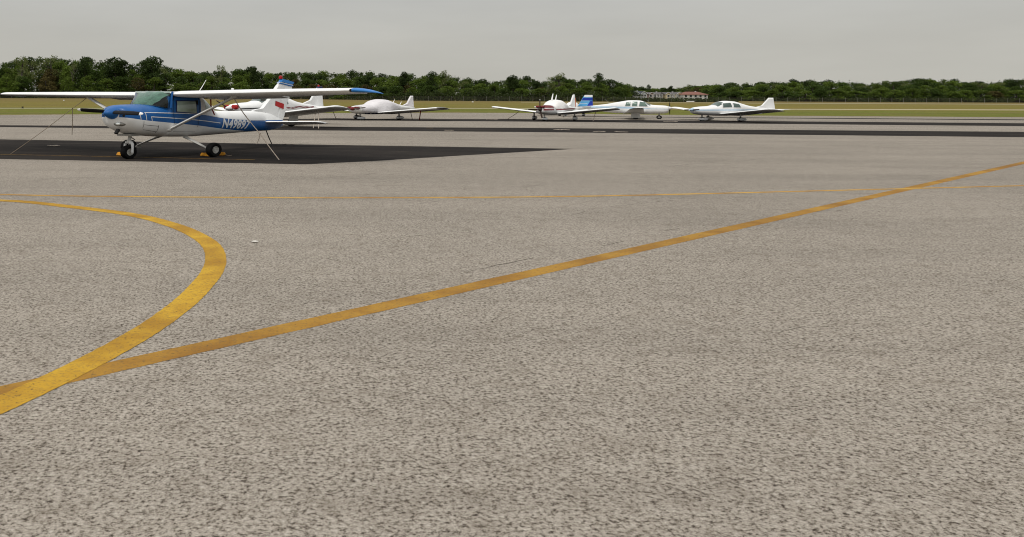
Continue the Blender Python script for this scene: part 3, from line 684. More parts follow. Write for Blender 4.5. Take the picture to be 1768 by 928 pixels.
        if 'cover' in o:
            b0, b1, zc, mt, hem = o['cover']; b = MBs(); rows = []; n = 40
            for k in range(n+1):
                bb = b0 + (b1-b0)*k/n; zz = zc(bb) + hem*noise.noise(Vector((bb*5, 1, 2))); zt = B.zt(bb); r = []
                for i in range(15):
                    z = zz + (zt-zz)*math.sin(math.pi/2*i/14); w = .022 + .030*noise.noise(Vector((bb*1.7, z*2.3, 5))) + .012*noise.noise(Vector((bb*4.7, z*1.3, 8))); r.append((B.L(bb, min(z, zt))+max(.008, w), bb, z + .022*(i/14)))
                r += [(-x, y, z) for x, y, z in r[-2::-1]]; rows.append(r)
            b.loft(rows, 0, False, None, False); b.build('canopy_cover', mt, fus, 70)
        for an in o.get('antennas', ()):
            (b0, h, lean, w) = an; zt = B.zt(b0) ; b = MBs(); b.tube([(0, b0, zt-.02), (0, b0+lean*.5, zt+h*.5), (0, b0+lean, zt+h)], [w, w*.75, w*.4], 8, 0, .4); b.build('antenna', o.get('antm', M['white']), fus)
        # gear
        g = o.get('gear', {}); tr = g.get('track', 1.52); wr = g.get('r', .215); fair = g.get('fair')
        def leg(x, bb, zt_, nm, fa, r):
            b = MBs(); b.tube([(x, bb, zt_), (x, bb, r)], [.055, .05], 10); b.build(nm+'_leg', M['strut'], t)
            b = MBs(); b.box((x+.10, bb, r), (.03, .08, r*1.2)) if not fa else None
            if fa: b.ball((x, bb+.10, r*1.05), (.13, .40, r*.80)); b.build('wheel_fairing', M['white'], t, 60)
        nr = g.get('nr', .19)
        leg(0, nb, .68, 'nose', g.get('nfair', fair), nr)
        for s in (1, -1): leg(s*tr, AX, zr+.12, 'main', fair, wr)
        if g.get('door'):
            for s in (1, -1):
                b = MBs(); b.box((s*(tr+.14), AX, .40), (.025, .66, .52)); b.build('gear_door', M['grey_white'], t)
        if g.get('step'): b = MBs(); b.tube([(.45, 3.4, .60), (.46, 3.46, .30)], .022, 8); b.box((.46, 3.47, .30), (.10, .10, .02)); b.build('boarding_step', M['dark'], t)
    finally: MB.aft, MB.size = 0., (1., 1., 1.)
    wheel(t, (0, (nb-AX)*sb, nr*sz), nr*sz, .15*sc, 'nose_wheel')
    for s in (1, -1): wheel(t, (s*tr*sx, 0, wr*sz), wr*sz, .17*sc, 'main_wheel')
    return t, org, th, (sx, sb, sz), AX

white = lambda b, seg: 0
lowc = [(.28, .9), (7.1, 1.02)]; beltc = [(.28, 1.12), (7.1, 1.10)]
# white aeroplane with black stripe behind the blue one's tail
P1 = low_wing(dict(label='white low wing aeroplane with red inlet plugs, half hidden behind the blue aeroplane', th=36, nose_px=(417, 219), sc=1.06, xyz=(.87, .90, 1.0), low=[(.28, 1.04), (3.5, 1.10), (7.1, 1.08)], belt=[(.28, 1.10), (3.5, 1.16), (7.1, 1.12)],
    mf=lambda b, seg: 1 if seg == 1 and .5 < b < 3.2 else 0, mats=[M['white'], M['black']], windows=[((2.35, 1.72), (2.95, 1.78), (2.98, 1.38), (2.25, 1.34)), ((3.15, 1.76), (3.65, 1.66), (3.75, 1.36), (3.15, 1.36))], screen=True,
    stripe=[([(3.6, 1.14), (4.2, 1.06), (4.8, 1.16), (5.4, 1.08), (6.2, 1.16)], .05, M['maroonpaint']), ([(3.6, 1.02), (4.4, 1.16), (5.2, 1.20), (6.3, 1.06)], .03, M['maroonpaint'])],
    fin=[(5.5, 1.36), (6.05, 1.55), (6.62, 2.36), (7.05, 2.36), (7.2, 1.12), (6.4, 1.10)], finparts=[([(6.60, 2.30), (6.70, 2.46), (7.07, 2.46), (7.09, 2.26)], M['navy'], 'fin_cap')], beacon=(6.8, 2.46),
    blades=(152, -28), bladem=M['brown'], bladetip=M['brown'], plug=M['red'], spin=M['white'], gear=dict(fair=True, door=True)))
# canvas-covered aeroplane in the middle of the row
P2 = low_wing(dict(label='white aeroplane wrapped in a pale lilac canvas cover, with maroon propeller hub', th=33, nose_px=(622, 207.8), sc=1.0, xyz=(.96, 1.05, .86), low=[(.28, .80), (1.5, .70), (4.2, .80), (7.1, 1.0)], belt=beltc, mf=lambda b, seg: 1 if seg == 0 and b > 1.0 else 0, mats=[M['grey_white'], M['navy']],  # dark belly below the cover's hem: its shade is painted in as navy
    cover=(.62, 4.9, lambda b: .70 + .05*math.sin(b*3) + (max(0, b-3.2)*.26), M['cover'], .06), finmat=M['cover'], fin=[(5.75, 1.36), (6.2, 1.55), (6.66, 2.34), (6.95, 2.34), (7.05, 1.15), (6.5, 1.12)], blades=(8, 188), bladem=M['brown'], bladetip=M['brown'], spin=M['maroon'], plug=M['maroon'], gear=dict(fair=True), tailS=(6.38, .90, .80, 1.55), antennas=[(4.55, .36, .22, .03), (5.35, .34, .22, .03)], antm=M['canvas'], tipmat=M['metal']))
# maroon and white aeroplane with canvas canopy
P3 = low_wing(dict(label='white aeroplane with maroon nose cover and maroon stripe, white canvas over its canopy', th=32, nose_px=(940, 209), sc=.80, xyz=(1.0, 1.16, 1.09), low=[(.28, .98), (7.1, 1.02)], belt=[(.28, 1.16), (3.5, 1.16), (7.1, 1.14)],
    mf=lambda b, seg: 1 if seg == 1 and (b < 1.45 or b > 1.75) and b < 6.9 else 0, mats=[M['white'], M['maroonpaint']], cover=(1.62, 4.7, lambda b: 1.13, M['canvas'], .03), nosecover=(.30, 1.5, 1.235, M['maroon']),
    blades=(90, 182, 282), bladem=M['brown'], bladetip=M['strut'], spin=M['brown'], gear=dict(nfair=True, fair=True, step=True), antennas=[(2.35, .72, .28, .07), (3.1, .50, .22, .05)],
    fin=[(5.6, 1.36), (6.1, 1.55), (6.72, 2.50), (7.0, 2.50), (7.15, 1.12), (6.4, 1.10)], finparts=[([(7.00, 2.2), (7.05, 2.2), (7.19, 1.2), (7.10, 1.2)], M['orange'], 'rudder_trim')]))
P3b = low_wing(dict(label='aeroplane under a rounded white canvas cover, mostly hidden behind the maroon and white one', th=31, nose_px=(976, 201.2), sc=.92, xyz=(.62, .9, .80), low=lowc, belt=beltc, mf=white, mats=[M['white']], cover=(1.62, 4.7, lambda b: 1.0, M['canvas'], .03), blades=(10, 190), gear=dict(fair=True)))
# striped-tail aeroplane facing right
P4 = low_wing(dict(label='white and pale blue aeroplane facing right with a blue banded upright tail', th=-71.6, nose_px=(1138, 205.9), sc=.80, xyz=(1.0, 1.0, 1.13), axle=2.75, nose_b=1.0, st=MOON, low=[(.3, .98), (3.0, 1.02), (7.0, 1.12)], belt=[(.3, 1.03), (2.2, 1.08), (3.5, 1.22), (7.0, 1.26)],
    mf=lambda b, seg: 1 if seg == 1 else 0, mats=[M['white'], M['ice_blue']], windows=[((2.05, 1.64), (2.44, 1.74), (2.50, 1.29), (1.86, 1.29)), ((2.62, 1.735), (2.98, 1.73), (3.03, 1.30), (2.64, 1.30)), ((3.12, 1.705), (3.46, 1.66), (3.54, 1.31), (3.16, 1.31))], pane=M['midpane'], screen=-.27,
    wingS=[(.50, 2.10, .68, 1.62, .13, 6), (4.9, 2.2, 1.16, .95, .12, 5.5)], fin=[(6.02, 1.22), (6.06, 2.30), (6.72, 2.30), (7.22, 1.20)],
    finmat=M['sky_blue'], finparts=[([(6.05, 2.14), (6.05, 2.38), (6.66, 2.38), (6.77, 2.14)], M['white'], 'fin_cap'), ([(6.045, 1.80), (6.048, 2.12), (6.79, 2.12), (6.94, 1.80)], M['deep_blue'], 'fin_band'), ([(6.0, 1.20), (6.045, 1.80), (6.24, 1.80), (6.52, 1.2)], M['deep_blue'], 'fin_band'), ([(6.24, 1.755), (6.26, 1.785), (6.95, 1.785), (6.97, 1.755)], M['white'], 'fin_line'), ([(6.40, 1.50), (6.41, 1.53), (7.06, 1.53), (7.075, 1.50)], M['white'], 'fin_line')],
    prad=.64, blades=(88, 268), bladem=M['black'], bladetip=M['black'], spin=M['white'], gear=dict(track=1.38, door=True, r=.20), antennas=[(4.75, .46, .34, .028), (1.6, .52, .34, .028)], antm=M['metal'], tailS=(6.15, 1.22, .70, 1.55)))
P5 = low_wing(dict(label='white and pale blue aeroplane facing left at the right end of the far row', th=72, nose_px=(1212, 209.5), sc=.86, low=[(.28, 1.02), (7.1, 1.06)], belt=[(.28, 1.14), (7.1, 1.14)], mf=lambda b, seg: 1 if seg == 1 else 0, mats=[M['white'], M['ice_blue']],
    windows=[((2.35, 1.72), (2.95, 1.78), (2.98, 1.38), (2.25, 1.34)), ((3.15, 1.76), (3.65, 1.66), (3.75, 1.36), (3.15, 1.36))], screen=True, prad=.82, blades=(3, 183), gear=dict(fair=True), spin=M['ice_blue']))

# ------------------------------------------------------------------ ropes, straps, chocks
def rope(name, label, pts, r, mat, cat='rope', group=None, loose=None):
    base = Vector(pts[-1]); base.z = 0
    def sag(P, k):
        out = []
        for a, b in zip(P[:-1], P[1:]):
            n = 7
            for i in range(n): q = a.lerp(b, i/n); q.z -= k*math.sin(math.pi*i/n)*(b-a).length; out.append(q)
        return out + [P[-1]]
    P = [Vector(p) for p in pts]; b = MB(); b.tube([((p.x-base.x), (p.y-base.y), p.z/VS) for p in sag(P, .012)], r, 6)
    if loose:
        Q = [Vector(p) for p in loose]; b.tube([((p.x-base.x), (p.y-base.y), p.z/VS) for p in sag(Q, .006)], r, 6); b.ball((Q[0].x-base.x, Q[0].y-base.y, Q[0].z/VS), (r*1.8, r*1.8, r*3))
    o = b.build(name, mat); o.location = base; return tag(o, label, cat, group)
LW = lambda p: local_to_world(TH0, NOSE, p)
gr = lambda x, y, z=.014: G(x, y) + Vector((0, 0, z))
# far wing: strut ring -> knot -> ground; loose end hanging at the knot
ring = LW((-2.25, 1.98, 1.86)); gnd = gr(18, 267); 
def on_line(a, b, t): return a.lerp(b, t)
kn = on_line(ring, gnd, .20)
rope('tie_down_rope', 'long rope from the far wing of the blue aeroplane to the strip at left', [ring, kn, gnd], .008, M['rope'], 'rope', None, [kn, kn + Vector((.0, 0, -.33)), kn + Vector((-.01, 0, -.62))])
ring = LW((1.86, 2.14, 1.86)); gnd = gr(482, 277); kn = on_line(ring, gnd, .58)
rope('tie_down_rope', 'tie-down rope slanting from the near wing strut past the registration number', [ring, on_line(ring, gnd, .25) + Vector((-.03, 0, 0)), kn, gnd], .0115, M['whiterope'], 'rope', None, [kn, kn + Vector((-.02, 0, -.12)), kn + Vector((-.07, 0, -.22))])
rope('tie_down_rope', 'short dark tie-down strap under the tail of the blue aeroplane', [LW((0, 6.15, .62)), gr(469, 248.5)], .016, M['darkrope'], 'strap')
s0 = LW((.62, 2.95, 1.83))
rope('control_lock_ribbon', 'red ribbon hanging from the wing flap of the blue aeroplane', [s0, s0 + Vector((.01, 0, -.17)), s0 + Vector((.09, 0, -.37))], .018, M['redrope'], 'ribbon')
def PW(P, l, b, z): return local_to_world(P[2], P[1] - Vector((P[4]*P[3][1]*math.sin(P[2]), P[4]*P[3][1]*math.cos(P[2]), 0)), (l*P[3][0], b*P[3][1], z*P[3][2]))
def wing_ropes(P, l, g, lab, mat=M['rope'], r=.018):
    a = PW(P, l, 2.5, .72 + (abs(l)-.5)*.125); rope('tie_down_rope', lab, [a, gr(*g)], r, mat)
wing_ropes(P1, 3.3, (541, 222), 'pale rope looped under the wing tip of the black striped aeroplane', M['whiterope'])
wing_ropes(P1, 3.45, (550, 222.5), 'second pale rope beside the loop under the black striped aeroplane', M['whiterope'])
wing_ropes(P2, 3.2, (724, 207.6), 'red tie-down strap under the near wing of the canvas covered aeroplane', M['redrope'], .03)
wing_ropes(P2, 2.5, (712, 206.6), 'brown rope under the near wing of the canvas covered aeroplane')
wing_ropes(P2, -3.1, (580, 205.2), 'slack brown rope from the far wing of the canvas covered aeroplane')
wing_ropes(P3, -2.4, (877, 205.5), 'brown rope from the right wing of the maroon and white aeroplane')
wing_ropes(P3, 3.2, (1024, 209.5), 'pale rope under the left wing of the maroon and white aeroplane', M['whiterope'])
def chock(px, lab, yaw, L=.42):
    b = MB(); w, h = .075, .10
    b.add([(-L/2, -w, 0), (-L/2, w, 0), (-L/2, w*.35, h), (-L/2, -w*.35, h), (L/2, -w, 0), (L/2, w, 0), (L/2, w*.35, h), (L/2, -w*.35, h)], [(0,1,2,3), (7,6,5,4), (0,4,5,1), (1,5,6,2), (2,6,7,3), (3,7,4,0)])
    o = b.build('wheel_chock', M['chock'], ang=20); bm = bmesh.new(); bm.from_mesh(o.data); bmesh.ops.bevel(bm, geom=bm.edges[:], offset=.012, segments=2, affect='EDGES'); bm.to_mesh(o.data); bm.free()
    o.location = gr(*px, .0125); o.rotation_euler = (0, 0, yaw); tag(o, lab, 'chock', 'wheel chocks of the blue aeroplane')
    r = MB(); return o
chock((361, 270.2), 'orange yellow chock in front of the near main wheel', -TH0)
chock((380.5, 268.6), 'orange yellow chock behind the near main wheel', -TH0, .24)
chock((211, 269.0), 'yellow chock on the ground left of the nose wheel', -TH0, .26)
rope('chock_cord', 'short cord trailing from the chock behind the near wheel', [gr(389, 269, .03), gr(394, 270), gr(400, 269)], .014, M['rope'], 'cord')
for k, (x, y, w, lab) in enumerate([(92, 253, 24, 'loose pale rope lying on the nearest dark strip at the left'), (500, 250.5, 30, 'loose rope lying at the far edge of the nearest strip behind the tail'), (742, 222.4, 11, 'short frayed rope on the middle strip right of the canvas covered aeroplane'), (775, 226.2, 18, 'flat pale rope at the near edge of the middle strip'), (970, 225, 26, 'long pale rope on the middle strip below the maroon aeroplane'), (1034, 228.2, 22, 'tangled rope on the middle strip below the blue banded tail'), (1072, 229, 18, 'pale rope lying on the middle strip, right of the tangled rope'), (850, 206.8, 22, 'pale rope on the far strip left of the maroon and white aeroplane'), (1158, 210.6, 20, 'pale rope on the far strip below the right facing nose')]):
    rnd = random.Random(k+40); n = 22; c = G(x, y); b = MB(); sp = G(x+w/2, y).x - G(x-w/2, y).x; pts = []
    for i in range(n): u = i/(n-1) - .5; pts.append((u*sp*(.8+.3*math.sin(i*1.9+k)), sp*.75*noise.noise(Vector((u*4, k*3.1, 0))) + rnd.uniform(-.05, .05), .02))
    b.tube(pts, .007 + .0003*c.y, 6); o = b.build('loose_rope', M['whiterope'] if k != 2 else M['rope']); o.location = c + Vector((0, 0, .012)); tag(o, lab, 'rope', 'loose tie-down ropes on the strips')

# ------------------------------------------------------------------ wood behind the field
def leafquad(b, p, s, rnd):
    n = Vector((rnd.gauss(0, 1), rnd.gauss(0, 1), rnd.gauss(0, 1) + .35)).normalized(); u = n.orthogonal().normalized(); u.rotate(Matrix.Rotation(rnd.uniform(0, 6.28), 3, n)); w = n.cross(u)
    a, c = s*rnd.uniform(.6, 1), s*rnd.uniform(.35, .7)
    b.add([p + u*a, p + w*c, p - u*a*rnd.uniform(.6, 1), p - w*c], [(0, 1, 2, 3)])
def crown(kind, seed, H, Rr):
    rnd = random.Random(seed); b = MB(); lobes = []; tr = []
    if kind == 'pine':
        n = rnd.randint(9, 13); z0 = H*rnd.uniform(.42, .58)
        for i in range(n):
            z = z0 + (H*.95 - z0)*(i+.3)/n; rr = Rr*(1 - .55*((z-z0)/(H-z0))**2)*rnd.uniform(.45, .95); an = rnd.uniform(0, 6.28)
            lobes.append((Vector((math.cos(an)*rr, math.sin(an)*rr, z)), Vector((rnd.uniform(1.0, 1.9), rnd.uniform(1.0, 1.9), rnd.uniform(.8, 1.5))), 190)); 
        lobes.append((Vector((0, 0, H - .9)), Vector((1.4, 1.4, 1.4)), 170)); size = (.20, .40)
    elif kind == 'airy':
        n = 20
        for i in range(n):
            z = H*rnd.uniform(.34, .96); rr = Rr*rnd.uniform(.25, 1)*(1 - .6*max(0, z/H - .6)/.4); an = rnd.uniform(0, 6.28); lobes.append((Vector((math.cos(an)*rr, math.sin(an)*rr, z)), Vector((.9, .9, 1.0))*rnd.uniform(.7, 1.3), 70))
        size = (.16, .34)
    else:
        n = rnd.randint(20, 26); zb = .04 if kind == 'oak' else .07
        for i in range(n):
            z = H*rnd.uniform(zb, .93); k = z/H; rr = Rr*(1.05 - .75*max(0, k-.45)/.55)*rnd.uniform(.35, 1); an = rnd.uniform(0, 6.28); q = rnd.uniform(1.0, 1.9)
            lobes.append((Vector((math.cos(an)*rr, math.sin(an)*rr, z)), Vector((q, q, q*rnd.uniform(.9, 1.35))), int(100*q)))
        lobes.append((Vector((rnd.uniform(-1, 1), rnd.uniform(-1, 1), H-1.0)), Vector((1.3, 1.3, 1.3)), 130)); size = (.20, .44)
    for c, d, n in lobes:
        for i in range(n):
            v = Vector((rnd.gauss(0, 1), rnd.gauss(0, 1), rnd.gauss(0, 1))).normalized()*rnd.uniform(.35, 1.08)**.6
            leafquad(b, c + Vector((v.x*d.x, v.y*d.y, v.z*d.z)), rnd.uniform(*size), rnd)
    t = MB(); r0 = .16 + H*.010
    top = Vector((rnd.uniform(-.5, .5), rnd.uniform(-.5, .5), H*.88)); P = [Vector((0, 0, -.1)), Vector((rnd.uniform(-.2, .2), 0, H*.35)), top.lerp(Vector((0, 0, H*.6)), .6), top]
    t.tube(P, [r0*1.3, r0*.85, r0*.55, r0*.2], 7)
    for c, d, n in lobes[::2]:
        a = Vector((P[1].x*.6, 0, max(H*.2, c.z - rnd.uniform(1, 2.5)))); t.tube([a, a.lerp(c, .5) + Vector((0, 0, -.25)), c], [r0*.42, r0*.28, r0*.10], 5)
    return b, t
def bare(seed, H):
    rnd = random.Random(seed); t = MB()
    def br(p, d, L, r, k):
        q = p + d*L; m = p.lerp(q, .5) + Vector((rnd.uniform(-.1, .1), rnd.uniform(-.1, .1), 0))*L; t.tube([p, m, q], [r, r*.8, r*.55], 5)
        if k:
            for i in range(3 if k > 1 else 4):
                e = (d + Vector((rnd.gauss(0, .5), rnd.gauss(0, .5), rnd.gauss(.15, .3)))).normalized(); br(p.lerp(q, rnd.uniform(.55, 1)), e, L*rnd.uniform(.5, .75), r*.5, k-1)
    br(Vector((0, 0, 0)), Vector((0, 0, 1)), H*.45, .17, 4); return t
PROTO = {}
def proto(kind, i):
    if (kind, i) in PROTO: return PROTO[kind, i]
    rk = {'rust': 'broad'}.get(kind, kind); c, t = crown(rk, hash_(kind) + i*17, 14., {'pine': 2.6, 'airy': 3.6}.get(rk, 3.7))
    r = D.objects.new(kind, None)
    co = c.build('crown', LM[kind], flat=True, link=False); to = t.build('trunk', M['bark'], link=False)
    PROTO[kind, i] = (co, to); return PROTO[kind, i]
def hash_(s): return sum(ord(c)*(k+3) for k, c in enumerate(s))
TOP = pchip(*zip(*[(-120, 108), (0, 109), (20, 104), (50, 101), (90, 99), (145, 103), (200, 104), (230, 109), (262, 104), (290, 114), (330, 123), (380, 120), (430, 119), (470, 125), (520, 124), (575, 126), (630, 123), (680, 131), (745, 129), (800, 133), (855, 139), (885, 134), (910, 134), (935, 141), (965, 131), (1000, 138), (1033, 134), (1060, 138), (1090, 148), (1110, 150), (1150, 153), (1200, 147), (1300, 143), (1400, 138), (1500, 143), (1600, 136), (1700, 141), (1768, 137), (1900, 140)]))
DIST = pchip(*zip(*[(-120, 395), (0, 400), (300, 420), (560, 400), (640, 350), (720, 312), (900, 300), (1040, 310), (1085, 360), (1105, 560), (1200, 580), (1250, 420), (1400, 360), (1768, 350), (1900, 350)]))
ZONES = [(150, 'above the far wing at the left'), (330, 'above the blue cabin'), (480, 'above the near wing root'), (640, 'above the blue wing tip'), (860, 'behind the canvas covered aeroplane'), (1075, 'behind the maroon nosed aeroplane'), (1215, 'behind the houses'), (4000, 'right of the houses')]
KINDN = {'pine': ('pine_tree', 'dark pine with ragged rounded top'), 'oak': ('dark_tree', 'dense dark green leafy tree'), 'broad': ('leafy_tree', 'bright spring green leafy tree'), 'airy': ('sparse_tree', 'pale sparse newly leafed tree'), 'rust': ('rusty_tree', 'brownish budding tree')}
def place_tree(kind, i, px, Y, H, wid=1., rnd=random, label=None):
    nm, lb = KINDN[kind]; co, to = proto(kind, i); p = AT(px, Y)
    zone = next(z for lim, z in ZONES if px < lim)
    t = thing(nm, label or f'{lb} in the wood {zone}', 'tree', p, rnd.uniform(0, 6.28), None if label else f'{nm.replace("_", " ")}s in the wood {zone}')
    s = H/14.; t.scale = (s*wid, s*wid, s)
    for src in (co, to): c = src.copy(); COL.objects.link(c); c.parent = t
    return t
rt = random.Random(21)
for row, (sp, dy, hk) in enumerate([(25, 26, 1.0), (26, 14, .93), (25, 3, .78), (30, -8, .56)]):
    px = -95. + row*8
    while px < 1850:
        D_ = DIST(px); Y = D_ + dy*D_/330 + rt.uniform(-4, 4); H = HT(px, TOP(px), Y)*hk*rt.uniform(.86, 1.05); 
        gap = 1080 < px < 1222
        pool = (['pine']*5 + ['broad']*3 + ['oak']*3 + ['airy']*2) if row == 0 else (['broad']*6 + ['oak']*4 + ['pine']*2 + ['airy']*2) if row == 1 else (['broad']*5 + ['oak']*4 + ['rust']*1)
        if gap and row > 2: px += sp; continue
        k = rt.choice(pool); place_tree(k, rt.randint(0, 2), px, Y, max(6, H), rt.uniform(.85, 1.25)*max(.8, min(3.2, (D_*23/1500)/(5.2*max(4, H)/14))), rt)
        px += sp*rt.uniform(.72, 1.3)*(.62 if 1085 < px < 1235 else 1)
for px, py, k, i, w, lab in [(37, 97.5, 'airy', 0, .8, 'pale feathery tree standing tall at the far left of the wood'), (88, 96, 'airy', 1, 1., 'tall pale green tree topping the left end of the wood'), (146, 99.5, 'pine', 0, .8, 'lone dark pine head standing above the wood at left'), (200, 101, 'pine', 1, 1.15, 'broad dark pine crown above the blue nose'), (263, 99.5, 'pine', 2, 1.1, 'tall dark pine with stepped crown above the windscreen'), (382, 113, 'airy', 2, .55, 'thin wispy tree rising above the wood over the wing root'), (437, 115.5, 'pine', 0, .8, 'dark pine poking above the wood left of the blue tail fin'), (697, 125, 'pine', 1, .7, 'small dark pine head behind the canvas covered aeroplane'), (745, 124.5, 'pine', 2, .8, 'dark pointed pine right of the canvas covered aeroplane'), (769, 121.5, 'airy', 0, .65, 'thin two headed tree standing clear above the wood'), (965, 126, 'airy', 1, 1.2, 'wide airy tree with gaps above the maroon nose'), (885, 131, 'pine', 1, .9, 'dark pine left of the airy tree'), (1033, 126.5, 'pine', 0, .6, 'tall crooked pine above the blue banded tail'), (1120, 147, 'pine', 2, .6, 'slim dark pine behind the pale house'), (1159, 149, 'pine', 1, .8, 'dark pine above the cream terrace'), (1188, 146, 'airy', 0, 1.0, 'sparse tree above the red roofed house')]:
    Y = DIST(px) + 2; place_tree(k, i, px, Y, HT(px, py, Y), w, rt, lab)
for px, py, lab in [(41, 96, 'leafless pale tree among green ones at the far left'), (125, 100.5, 'leafless pale tree between the pale tree and the lone pine')]:
    Y = DIST(px) - 3; t = thing('bare_tree', lab, 'tree', AT(px, Y), 1.); t.scale = (.4, .4, 1); H = HT(px, py, Y); bare(px, H*.92).build('trunk', M['barebark'], t)
def undergrowth(name, xs, dfun, hmin, hmax, label, seed, dens=9):
    rnd = random.Random(seed); b = MB(); px = xs[0]
    while px < xs[1]:
        Y = dfun(px) + rnd.uniform(-4, 3); c = AT(px, Y); h = rnd.uniform(hmin, hmax); r = rnd.uniform(1.4, 3.0)
        for k in range(int(40*r)):
            v = Vector((rnd.gauss(0, 1), rnd.gauss(0, 1), abs(rnd.gauss(0, 1)))).normalized()*rnd.uniform(.3, 1)**.5
            leafquad(b, c + Vector((v.x*r, v.y*r*.8, v.z*h)), rnd.uniform(.28, .6), rnd)
        px += dens*rnd.uniform(.5, 1.4)*300/Y
    return tag(b.build(name, LM['brush'], flat=True), label, None, None, 'stuff')
def far_wood():
    rnd = random.Random(77); b = MB()
    for i in range(5200):
        px = (rnd.uniform(-110, 1880) if i < 3500 else rnd.choice((rnd.uniform(-800, -60), rnd.uniform(1840, 2450)))); Y = DIST(px) + 30 + rnd.uniform(-10, 10); top = HT(px, TOP(px) + 1.5 + 3.0*noise.noise(Vector((px*.05, 0, 7))), Y); c = AT(px, Y); k = Y/330
        z = top*rnd.uniform(.25, 1)**.6 - .6*k; r = rnd.uniform(.7, 1.5)*k
        for j in range(46):
            v = Vector((rnd.gauss(0, 1), rnd.gauss(0, 1), rnd.gauss(0, 1))).normalized()*rnd.uniform(.3, .95)
            leafquad(b, c + Vector((v.x*r, v.y*r, max(.1, z + v.z*r*1.25))), rnd.uniform(.22, .44)*k, rnd)
    tag(b.build('distant_wood', LM['wood'], flat=True), 'deep green wood massed behind the nearer trees', None, None, 'stuff')
far_wood()
undergrowth('undergrowth', (-800, 1075), lambda p: DIST(p) - 12, 3.0, 6.2, 'dark brush filling the foot of the wood', 5, 4.2)
undergrowth('undergrowth', (1225, 2450), lambda p: DIST(p) - 10, 2.2, 4.2, 'dark brush below the trees right of the houses', 6, 4.2)
undergrowth('hedge', (1060, 1260), lambda p: 285, 1.4, 2.5, 'dark clipped shrubs along the foot of the houses', 8, 4.5)

# fence at the foot of the wood
def fence():
    t = thing('wire_fence', 'long grey wire fence with posts at the foot of the wood', 'fence', AT(0, 222))
    b0 = t.location.copy(); P = [AT(px, DIST(px) - 19) if px < 1040 else AT(px, 280) for px in range(-80, 1880, 20)]; P = [p for p in P]
    wire = NT('wire_mesh'); tr = wire.N.new('ShaderNodeBsdfTransparent'); mx = wire.N.new('ShaderNodeMixShader'); mx.inputs[0].default_value = .06; wire.col((.22, .20, .18)); wire.L.new(tr.outputs[0], mx.inputs[1]); wire.L.new(wire.b.outputs[0], mx.inputs[2]); wire.L.new(mx.outputs[0], wire.out.inputs[0])
    b = MB()
    for p, q in zip(P[:-1], P[1:]): a, c = p - b0, q - b0; b.add([(a.x, a.y, .02), (c.x, c.y, .02), (c.x, c.y, 2.1), (a.x, a.y, 2.1)], [(0, 1, 2, 3)])
    b.build('wire_netting', wire.mat, t, flat=True); b = MB(); b.tube([(p.x-b0.x, p.y-b0.y, 2.1) for p in P], .018, 5); b.build('top_rail', M['bark'], t)
    pm = MB(); pm.tube([(0, 0, 0), (0, 0, 2.25)], .035, 6); pm.ball((0, 0, 2.27), (.045, .045, .05), 0, 5); src = pm.build('fence_post', M['metal'], link=False)
    for p in P: c = src.copy(); COL.objects.link(c); c.parent = t; c.location = p - b0
fence()

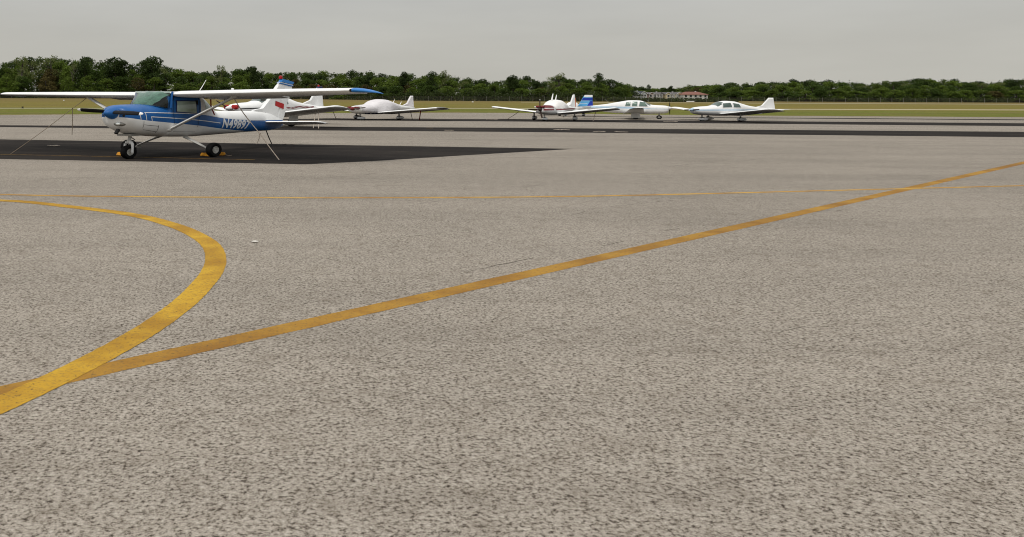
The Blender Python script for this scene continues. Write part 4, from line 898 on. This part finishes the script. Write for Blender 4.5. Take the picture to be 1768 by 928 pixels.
# ------------------------------------------------------------------ houses beyond the field
M['slate'] = plain('slate_roof', (.035, .042, .055), .7, 0, .3, 2); M['greyroof'] = plain('grey_shingle', (.11, .10, .10), .8, 0, .25, 2); M['redroof'] = plain('red_tile_roof', (.21, .085, .06), .8, 0, .25, 2)
M['paleblue'] = plain('pale_siding', (.44, .48, .51), .7, 0, .1, 1); M['pinkwall'] = plain('pink_tan_siding', (.33, .245, .215), .8, 0, .1, 1); M['cream'] = plain('cream_siding', (.56, .48, .31), .8, 0, .1, 1); M['whitewall'] = plain('white_render', (.60, .60, .56), .8, 0, .1, 1)
M['housepane'] = glass('house_window_glass', (.05, .055, .06))
def house(label, x0, x1, Y, eave, ridge, wallm, roofm, gables=(), bays=6, depth=9, hip=False, balcony=False, name='house'):
    a, c = AT(x0, Y), AT(x1, Y); w = c.x - a.x; t = thing(name, label, 'house', ((a.x+c.x)/2, Y + depth/2, 0))
    b = MB(); b.box((0, 0, eave/2), (w, depth, eave)); wl = b.build('wall', wallm, t)
    b = MB(); o = .5; e = 2.2 if hip else 0
    V = [(-w/2-o, -depth/2-o, eave-.1), (w/2+o, -depth/2-o, eave-.1), (w/2+o, depth/2+o, eave-.1), (-w/2-o, depth/2+o, eave-.1), (-w/2-o+e*1.6, 0, ridge), (w/2+o-e*1.6, 0, ridge)]
    b.add(V, [(0, 1, 5, 4), (2, 3, 4, 5), (1, 2, 5), (3, 0, 4), (3, 2, 1, 0)]); rf = b.build('roof', roofm, t)
    b = MB(); b.box((w*.18, .6, ridge+.0), (.6, .6, 1.0)); b.build('chimney', M['whitewall'], rf)
    for gx, gw, gh in gables:
        b = MB(); x = gx*w; y0 = -depth/2 - 1.3; y1 = -depth/2 + .2
        b.box((x, (y0+y1)/2, eave/2), (gw, y1-y0, eave)); b.add([(x-gw/2, y0, eave), (x+gw/2, y0, eave), (x, y0, eave+gh)], [(0, 1, 2)]); b.build('gable', wallm, t)
        b = MB(); p = [(x-gw/2-.35, y0-.3, eave-.15), (x, y0-.3, eave+gh+.12), (x+gw/2+.35, y0-.3, eave-.15)]; p2 = [(q[0], 0, q[2]) for q in p]
        b.add(p + p2, [(0, 1, 4, 3), (1, 2, 5, 4)]); b.build('gable_roof', roofm, t)
        b = MB(); b.tube([p[0], p[1], p[2]], .14, 5); b.build('gable_trim', M['whitewall'], t)
    for fl in (0, 1):
        for k in range(bays):
            x = -w/2 + w*(k+.5)/bays; z = eave*(.27 + .46*fl); y = -depth/2 - .04
            for gx, gw, gh in gables:
                if abs(x - gx*w) < gw/2: y = -depth/2 - 1.34
            b = MB(); b.box((x, y, z), (1.35, .10, 1.75)); f = b.build('window', M['whitewall'], t)
            b = MB(); b.box((x, y-.06, z), (1.0, .06, 1.4)); b.build('pane', M['housepane'], f)
    b = MB(); b.box((w*.08, -depth/2-.06, 1.1), (1.1, .1, 2.2)); b.build('door', M['brown'], t)
    if balcony:
        b = MB(); b.box((0, -depth/2-.8, eave*.5), (w*.55, 1.5, .2))
        for k in range(7): b.box((-w*.27 + w*.54*k/6, -depth/2-1.5, eave*.5+.05), (.16, .16, eave-.1))
        b.build('balcony', M['whitewall'], t)
    return t
house('pale blue house with dark slate roof and two white gables', 1087.5, 1114.5, 430, 4.8, 6.5, M['paleblue'], M['slate'], ((-.18, 3.0, 1.7), (.36, 2.6, 1.5)), 6)
house('pinkish tan terrace house with grey roof and white balcony', 1119.5, 1149, 438, 4.5, 5.9, M['pinkwall'], M['greyroof'], ((-.36, 2.2, 1.2),), 6, 9, False, True)
house('cream terrace house with grey roof next to the pinkish one', 1149.8, 1176, 434, 4.5, 5.9, M['cream'], M['greyroof'], ((.34, 2.6, 1.5), (-.42, 2., 1.2)), 5, 9, False, True)
house('white house with a red hipped roof at the right of the terrace', 1180, 1222, 428, 4.3, 6.3, M['whitewall'], M['redroof'], (), 5, 10, True)
# small marks of the airfield
def marker(px, py, lab, mat, h=.5, w=.28):
    t = thing('taxiway_marker', lab, 'marker', G(px, py)); b = MB(); b.box((0, 0, h*.72), (w, .08, h*.5)); b.build('board', mat, t); b = MB()
    for s in (-1, 1): b.tube([(s*w*.35, 0, 0), (s*w*.35, 0, h*.5)], .025, 6)
    b.build('leg', M['metal'], t)
marker(39, 188.4, 'small dark marker board beside the taxiway at the left', M['black'], .35, .16)
marker(110, 175.4, 'tiny white marker in the field above the rope', M['white'], .5, .3)
marker(816, 178.4, 'tiny white marker in the field left of the maroon aeroplane', M['white'], .55, .35)
marker(1192, 177.6, 'low white marker in the field at the right beside the hedge', M['white'], .7, 2.2)
